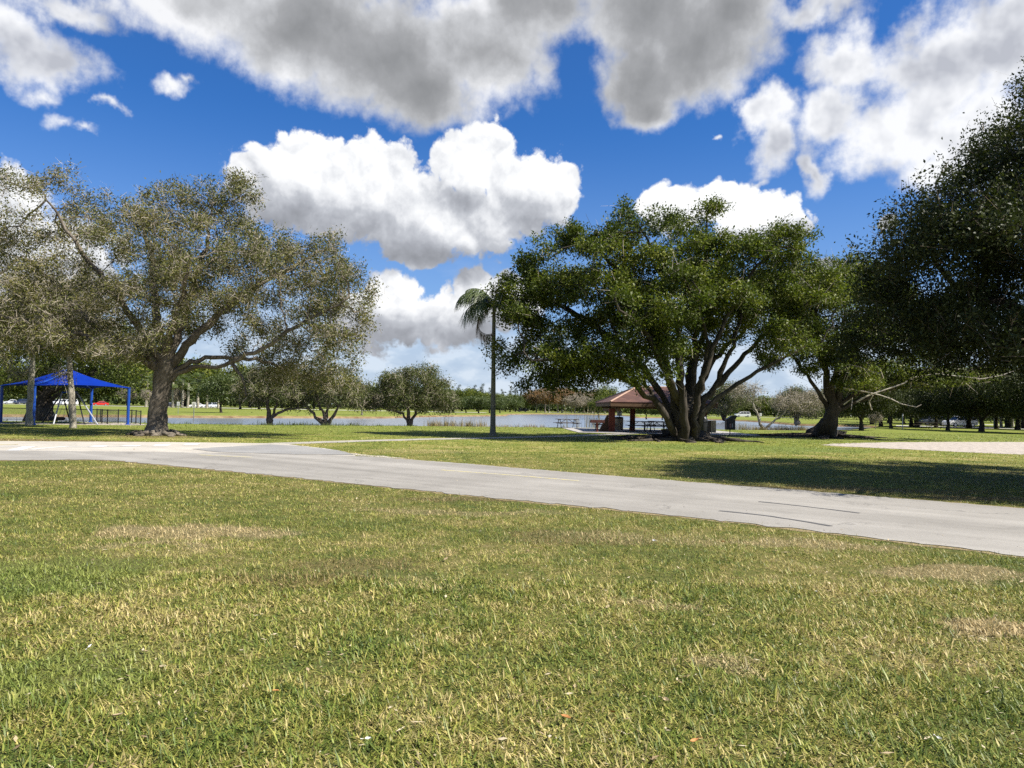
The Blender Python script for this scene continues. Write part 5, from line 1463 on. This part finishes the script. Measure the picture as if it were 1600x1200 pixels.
# ------------------------------------------------------------------ far trees: one of each kind, then copies
def proto(name, label, h, r, trunk_h, bm_, lm, seed, leaves=7000, lsize=.4, tr=.25, lob=None, **kw):
    b0 = Vector((0, -200, 0))
    lob = lob or [(0, 0, .62, 1.0, .9, .34), (.5, .1, .55, .55, .6, .26), (-.5, -.1, .57, .55, .6, .28), (0, .4, .75, .6, .5, .22), (.1, -.5, .6, .6, .5, .28)]
    L = [(x * r, y * r - 200, trunk_h + (z - .3) * (h - trunk_h) / .66, rx * r, ry * r, rz * (h - trunk_h)) for x, y, z, rx, ry, rz in lob]
    limbs = [(None, 0, [np.array((.1, -200, trunk_h * .5)), np.array((0.05, -200, trunk_h))], tr, tr * .7)] + [(0, 1.0, [np.array((math.cos(a) * r * .3, -200 + math.sin(a) * r * .3, trunk_h + h * .18)), np.array((math.cos(a) * r * .6, -200 + math.sin(a) * r * .6, trunk_h + h * .32))], tr * .5, .05) for a in (0.4, 2.3, 4.3)]
    args = dict(att=240, clumps=60, cspread=r * .10, step=.6, infl=6, kill=.7, tip=.03, leaves=leaves, lsize=lsize, lspread=r * .10, asp=.5, up=.2, flare=.3, leaf_w=5, attract_leaves=.6)
    args.update(kw)
    return tree(name, label, 'tree', b0, limbs, L, seed, bm_, lm, tr, **args)
used = {}
SRC = {}
def place(kind, px, d, h_px, label, group, wk=1.0, rz=None):
    """stand a copy of a far tree with its foot at distance d under column px and h_px photo pixels tall"""
    src, h0 = SRC[kind]
    s = h_px / F * d / h0
    loc = spot(px, d)
    rr = random.Random(int(px * 7 + d))
    rot = rr.uniform(0, 6.28) if rz is None else rz
    if kind not in used:
        used[kind] = 1
        src.location = loc; src.rotation_euler = (0, 0, rot); src.scale = (s * wk, s * wk, s); src['label'] = label; src['group'] = group
        return src
    return copy_thing(src, loc, rot, (s * wk, s * wk, s), label, group)
SRC['round'] = (proto('evergreen_tree', 'x', 8, 5, 1.8, m_darkbark, m_midleaf, 61), 8)
SRC['dark'] = (proto('evergreen_tree', 'x', 9, 5.5, 1.7, m_darkbark, m_ficleaf, 62, leaves=9000), 9)
SRC['rust'] = (proto('bald_cypress', 'x', 11, 4.5, 2.6, m_palebark, m_brownleaf, 63, leaves=7500, twigs=1500, twig_len=1.2, twig_w=.03, m_twig=m_twig), 11)
SRC['grey'] = (proto('bare_tree', 'x', 8, 3.8, 2.2, m_palebark, m_greyleaf, 64, leaves=3200, lsize=.3, twigs=3500, twig_len=1.2, twig_w=.025, m_twig=m_twig), 8)
SRC['shade'] = (proto('shade_tree', 'x', 11, 7, 1.9, m_darkbark, m_darkleaf, 65, leaves=24000, lsize=.32, att=420, clumps=110, tr=.42), 11)
SRC['tallshade'] = (proto('shade_tree', 'x', 12, 6, 2.9, m_darkbark, m_darkleaf, 71, leaves=20000, lsize=.32, att=420, clumps=90, tr=.34, lob=[(-.3, 0, .5, .8, .8, .3), (.5, .2, .62, .6, .6, .26), (-.1, .1, .85, .5, .5, .2), (.75, -.2, .42, .5, .5, .2), (-.8, .1, .4, .4, .5, .18)]), 12)
SRC['pine'] = (proto('pine_tree', 'x', 16, 2.6, 2.0, m_darkbark, m_pine, 66, leaves=5000, lsize=.55, asp=.16, lob=[(0, 0, .45, 1, 1, .22), (.1, .1, .62, .8, .8, .2), (-.1, 0, .78, .6, .6, .16), (.05, 0, .92, .35, .35, .12)]), 16)
def cabbage_palm():
    t = empty('cabbage_palm', (0, -220, 0)); tag(t, 'x', 'palm')
    mb = MB(); mb.tube([(0, 0, 0), (.1, 0, 2), (.05, 0, 4.6)], [.24, .19, .17], 8); mb.build('trunk', m_palebark, t)
    rg_ = np.random.RandomState(9); V = []
    for k in range(34):
        a = rg_.uniform(0, 6.28); e = rg_.uniform(-.9, 1.3); st_ = rg_.uniform(.5, 1.0)
        d = np.array([math.cos(a) * math.cos(e), math.sin(a) * math.cos(e), math.sin(e)]); o = np.array([.05, 0, 4.7]) + d * st_
        s_ = np.cross(d, [0, 0, 1]); s_ /= np.linalg.norm(s_) + 1e-6; u = np.cross(s_, d)
        for j in range(9):
            g = (j - 4) / 4 * 1.2; dd = d * math.cos(g) + s_ * math.sin(g); tip_ = o + dd * .85 + np.array([0, 0, -.28]); w_ = np.cross(dd, u) * .05
            V.append([o - w_ * .5, o + w_ * .5, tip_ + w_, tip_ - w_])
    link_mesh('crown', quads_mesh('palm_crown', np.array(V)), m_palmleaf, t)
    return t
SRC['palm'] = (cabbage_palm(), 5.6)

ORD = ['first', 'second', 'third', 'fourth', 'fifth', 'sixth', 'seventh', 'eighth', 'ninth', 'tenth', 'eleventh', 'twelfth', 'thirteenth', 'fourteenth', 'fifteenth', 'sixteenth', 'seventeenth', 'eighteenth', 'nineteenth', 'twentieth', 'twenty-first', 'twenty-second', 'twenty-third', 'twenty-fourth', 'twenty-fifth', 'twenty-sixth', 'twenty-seventh', 'twenty-eighth']
def row(kind, rows, what, group):
    for k, (px, d, hp, wk) in enumerate(rows): place('tallshade' if kind == 'shade' and k % 5 in (1, 3) else kind, px, d, hp, what.format(ORD[k]), group, wk)
# cabbage palms over the far parking row
row('palm', [(228, 205, 52, 1), (246, 212, 54, 1), (270, 205, 48, 1), (284, 214, 52, 1), (293, 205, 47, 1), (309, 210, 54, 1), (323, 206, 44, 1), (341, 212, 40, 1), (165, 208, 40, 1), (186, 206, 44, 1)][:8], 'cabbage palm, {} from the oak trunk in the row by the far cars', 'cabbage palms by the far parking row')
row('round', [(345, 118, 62, 1.0), (375, 190, 60, 1.0), (405, 200, 58, 1.1), (455, 205, 56, 1.0), (500, 200, 52, 1.0)], 'mid green round tree, {} along the lawn behind the forked shore trees', 'round trees on the far lawn')
row('dark', [(240, 250, 88, 1.1), (290, 260, 78, 1.1), (335, 262, 70, 1.2), (390, 265, 70, 1.2), (200, 255, 85, 1.1), (150, 250, 60, 1.1), (100, 250, 55, 1.1), (45, 250, 62, 1.1), (0, 245, 62, 1.1), (440, 270, 62, 1.2), (490, 275, 56, 1.2)], 'tall dark evergreen, {} in the line closing the far lawn behind palms and cars', 'dark evergreens closing the far lawn')
row('grey', [(200, 205, 34, .8), (232, 200, 30, .8), (275, 215, 30, .8), (565, 120, 40, 1.1), (585, 200, 30, 1)], 'pale grey bare tree, {} on the lawn across the water', 'bare grey trees across the water')
row('rust', [(555, 190, 30, .9), (838, 300, 42, 1.15), (858, 290, 44, 1.2), (878, 300, 42, 1.2), (852, 325, 44, 1.2), (872, 330, 46, 1.2), (893, 310, 40, 1.0), (918, 320, 36, .9), (928, 305, 34, .9)], 'rust coloured cypress, {} in the clump at the far end of the water', 'rust coloured cypresses')
row('grey', [(898, 290, 30, 1.2), (912, 300, 34, 1.1), (934, 290, 28, 1.3), (926, 330, 40, 1.0), (945, 300, 30, 1.1)], 'thin grey leafless tree, {} beside the rust coloured clump', 'leafless trees by the cypress clump')
row('round', [(690, 250, 34, 1.2), (708, 210, 26, 1.3), (728, 215, 26, 1.3), (748, 200, 28, 1.4), (765, 215, 27, 1.3), (781, 225, 26, 1.1), (797, 290, 26, 1.2), (805, 320, 26, 1.0)], 'low flat-topped green tree, {} in the row beyond the water behind the palm', 'flat-topped trees beyond the water')
row('dark', [(700, 300, 34, 1.5), (722, 300, 36, 1.5), (745, 310, 36, 1.5), (768, 310, 30, 1.5), (790, 320, 28, 1.4), (812, 330, 28, 1.4), (955, 170, 50, 1.0), (935, 150, 36, .8), (1010, 140, 32, 1.3), (1035, 135, 28, 1.3), (905, 350, 40, 1.4)], 'broad dark green tree, {} along the wood edge behind the flat-topped row and pavilion', 'dark trees along the far wood edge')
row('pine', [(676, 380, 34, 1), (688, 400, 36, 1), (716, 390, 40, 1), (741, 380, 40, 1), (752, 400, 42, 1.1), (764, 390, 36, 1), (785, 400, 34, 1), (797, 390, 36, 1), (806, 400, 34, 1), (838, 380, 42, 1), (845, 390, 46, 1.1), (851, 380, 42, 1), (884, 380, 42, 1), (912, 390, 38, 1), (921, 380, 36, 1)], 'feathery grey green pine, {} along the skyline over the far wood', 'pines on the skyline')
row('dark', [(1185, 300, 34, 1.6), (1210, 300, 30, 1.6), (1160, 310, 30, 1.6), (1100, 300, 30, 1.6), (1130, 290, 28, 1.6), (1240, 280, 36, 1.6), (1275, 260, 48, 1.6), (1305, 240, 50, 1.6), (1345, 230, 56, 1.6)], 'blue green far tree, {} in the line closing the view behind the white van', 'far trees behind the white van')
row('shade', [(1346, 74, 105, .8), (1392, 92, 92, .9), (1432, 100, 96, .9), (1481, 84, 100, .9), (1534, 80, 112, .9), (1610, 74, 120, .9), (1690, 70, 130, .9), (1760, 78, 120, 1), (1680, 92, 110, 1), (1590, 96, 100, .9), (1362, 122, 70, 1.1), (1412, 130, 72, 1.1), (1470, 152, 70, 1.2), (1525, 170, 66, 1.2), (1376, 102, 88, .8), (1424, 106, 84, .9), (1463, 99, 96, .9), (1514, 104, 92, 1), (1557, 102, 94, .9), (1600, 108, 92, 1), (1575, 120, 96, 1.1), (1500, 135, 96, 1.2), (1640, 110, 100, 1.1), (1440, 150, 84, 1.2), (1390, 150, 74, 1.2)], 'dense shade tree, {} of the dark grove over the parked cars', 'shade trees of the dark grove')  # some trees past the view's edge are added to throw shade into the grove
row('palm', [(1555, 122, 62, .9), (1564.5, 118, 60, .9), (1582, 124, 64, .9), (1597, 120, 62, .9)], 'pale slim palm trunk, {} past the grove on the sunlit lawn', 'palms past the dark grove')
for px, d, rz, lab in [(1443, 92, 5, 'low picnic table in the grove shade before the dark navy car'), (1463, 90, -8, 'low picnic table in the grove shade before the white hatchback')]:
    copy_thing(table, spot(px, d), R(rz), 1.0, lab, 'picnic tables in the grove')
t_ = place('grey', 1368, 82, 30, 'pale split trunk standing on a small mound under the dark grove', 'bare trees in the grove', .7)

# distant wood beyond everything: no tree of it can be told apart
rg_ = np.random.RandomState(77); V = []
for (pa_, pb_, d, hp, jit_) in [(-300, 700, 300, 44, 12), (640, 960, 420, 22, 6), (900, 1420, 340, 26, 6), (1380, 1950, 190, 60, 14)]:
    n = int((pb_ - pa_) * 26)
    px = rg_.uniform(pa_, pb_, n); dd = d + rg_.uniform(0, 40, n)
    hh = hp * (.72 + .28 * soft_noise(px / 100.0, dd * 0, 14.0, 8)) + jit_ * .4 * soft_noise(px / 100.0, dd * 0, 60.0, 9)
    f_ = rg_.uniform(0, 1, n) ** .8
    c0 = np.array([spot(p_, q_) for p_, q_ in zip(px[::8], dd[::8])]).repeat(8, axis=0)[:n]
    c0[:, 0] += rg_.normal(0, 2.0, n)
    c0[:, 2] = f_ * hh / F * dd
    V.append(leaf_quads(c0, n * 2, rg_, np.array([1.2, 3, .8]), d / 300 * 1.5, .55, .2))
V = np.concatenate(V); V = V[V[:, :, 2].min(1) > 0.0]
tag(link_mesh('distant_wood', quads_mesh('distant_wood', V), m_midleaf), 'far-off dark green wood closing the horizon', 'wood', None, 'stuff')

# ------------------------------------------------------------------ reeds and rough grass along the shore
m_reed = leaf('dry_reed', [(0.0, (.10, .105, .04)), (.5, (.26, .20, .10)), (1, (.42, .33, .19))], .2, .2, .7, .5)
def shore_blades(px_rng, zlo, n, h, w_, seed, inset=(-.4, .6)):
    r = np.random.RandomState(seed); V = []
    pts = [G(x, y, -.12) for x, y in near_px]; pxs = [x for x, _ in near_px]
    cen = r.uniform(px_rng[0], px_rng[1], max(4, n // 14))
    for i in range(n):
        px = cen[r.randint(len(cen))] + r.normal(0, 2.5)
        k = max(0, min(len(pxs) - 2, int(np.searchsorted(pxs, px)) - 1)); f = (px - pxs[k]) / (pxs[k + 1] - pxs[k])
        p = np.array(pts[k].lerp(pts[k + 1], f)); p[1] += r.uniform(*inset); p[2] = -.12
        hh = h * r.lognormal(0, .35); az_ = r.uniform(0, 6.28); ln = r.uniform(.05, .45) * hh
        d = np.array([math.cos(az_) * ln, math.sin(az_) * ln, hh]); s_ = np.array([-math.sin(az_), math.cos(az_), 0]) * w_
        m_ = p + d * np.array([.35, .35, .6])
        V.append([p - s_, p + s_, m_ + s_ * .8, m_ - s_ * .8]); V.append([m_ - s_ * .8, m_ + s_ * .8, p + d + s_ * .1, p + d - s_ * .1])
    return np.array(V)
rv = np.concatenate([shore_blades((668, 760), 0, 900, .45, .012, 1), shore_blades((760, 900), 0, 500, .26, .012, 2), shore_blades((1150, 1300), 0, 1300, .40, .012, 3), shore_blades((830, 930), 0, 60, 1.3, .010, 4), shore_blades((912, 935), 0, 40, 1.5, .012, 5)])
tag(link_mesh('reeds', quads_mesh('reeds', rv), m_reed), 'dry tan reeds and rough grass along the near shore', 'reeds', None, 'stuff')
gv = np.concatenate([shore_blades((300, 650), 0, 1500, .15, .014, 6), shore_blades((400, 560), 0, 700, .25, .014, 7), shore_blades((-20, 300), 0, 600, .2, .014, 8)])
tag(link_mesh('bank_weeds', quads_mesh('bank_weeds', gv), m_midleaf), 'dark green weeds fringing the near bank', 'weeds', None, 'stuff')

# ------------------------------------------------------------------ fallen leaves on the lawn
m_fl = [plain('orange_fallen_leaf', (.42, .19, .055), .7, 0, .25, 20), plain('tan_fallen_leaf', (.45, .34, .20), .7, 0, .25, 20), plain('pale_litter_scrap', (.62, .61, .57), .7, 0, .1, 20)]
def fallen(px, py, size, mk, label, seed):
    r = random.Random(seed); g = G(px, py)
    outl = [(-.5, 0), (-.28, .2), (.05, .27), (.35, .15), (.5, 0), (.35, -.16), (.05, -.25), (-.28, -.19)]
    vs = [(0, 0, .006)] + [(x * size, y * size, .010 + .25 * size * abs(y) + size * .12 * x * x + r.uniform(0, .004)) for x, y in outl]
    vs += [(-.5 * size - .02, .004, .012), (-.5 * size - .02, -.002, .012)]
    mb = MB(); mb.add(vs, [(0, i + 1, (i + 1) % 8 + 1) for i in range(8)] + [(1, 9, 10)])
    o = mb.build('fallen_leaf' if mk < 2 else 'paper_scrap', m_fl[mk])
    o.location = (g.x, g.y, .034); o.rotation_euler = (r.uniform(-.4, .4), r.uniform(-.4, .4), r.uniform(0, 6.28))
    tag(o, label, 'leaf' if mk < 2 else 'litter', 'fallen leaves on the lawn' if mk < 2 else 'pale scraps on the lawn')
for k, a in enumerate([(884, 1134, .060, 0, 'folded orange fallen leaf, the larger of two lying a hand apart'), (958, 1126, .050, 0, 'small orange fallen leaf with its tip raised'), (1086, 1172, .055, 0, 'bright orange fallen leaf closest to the camera'), (182, 1132, .075, 1, 'curled tan fallen leaf standing on edge in dark grass'),
                       (1560, 1088, .06, 1, 'pale tan fallen leaf in lush grass'), (1040, 1105, .045, 1, 'thin tan leaf sliver above the bright orange leaf'), (445, 940, .05, 0, 'orange leaf on the brown worn patch'), (48, 988, .055, 0, 'dull orange leaf on yellow green grass'), (1130, 852, .06, 0, 'rust leaf close to the road edge'), (430, 1092, .04, 0, 'tiny orange leaf low in the grass')]): fallen(*a, k)
for k, a in enumerate([(575, 1168, .03, 2, 'tiny white scrap in grass close to the camera'), (1468, 1168, .035, 2, 'crumpled white scrap beside lush blades'), (141, 1020, .035, 2, 'white scrap on thin straw grass'), (1022, 850, .05, 2, 'white scrap near the road verge'), (1276, 932, .04, 2, 'off-white scrap on straw turf'), (857, 914, .03, 2, 'small white scrap amid the lawn')]): fallen(*a, 40 + k)
print('script done', round(time.time() - T0, 1))
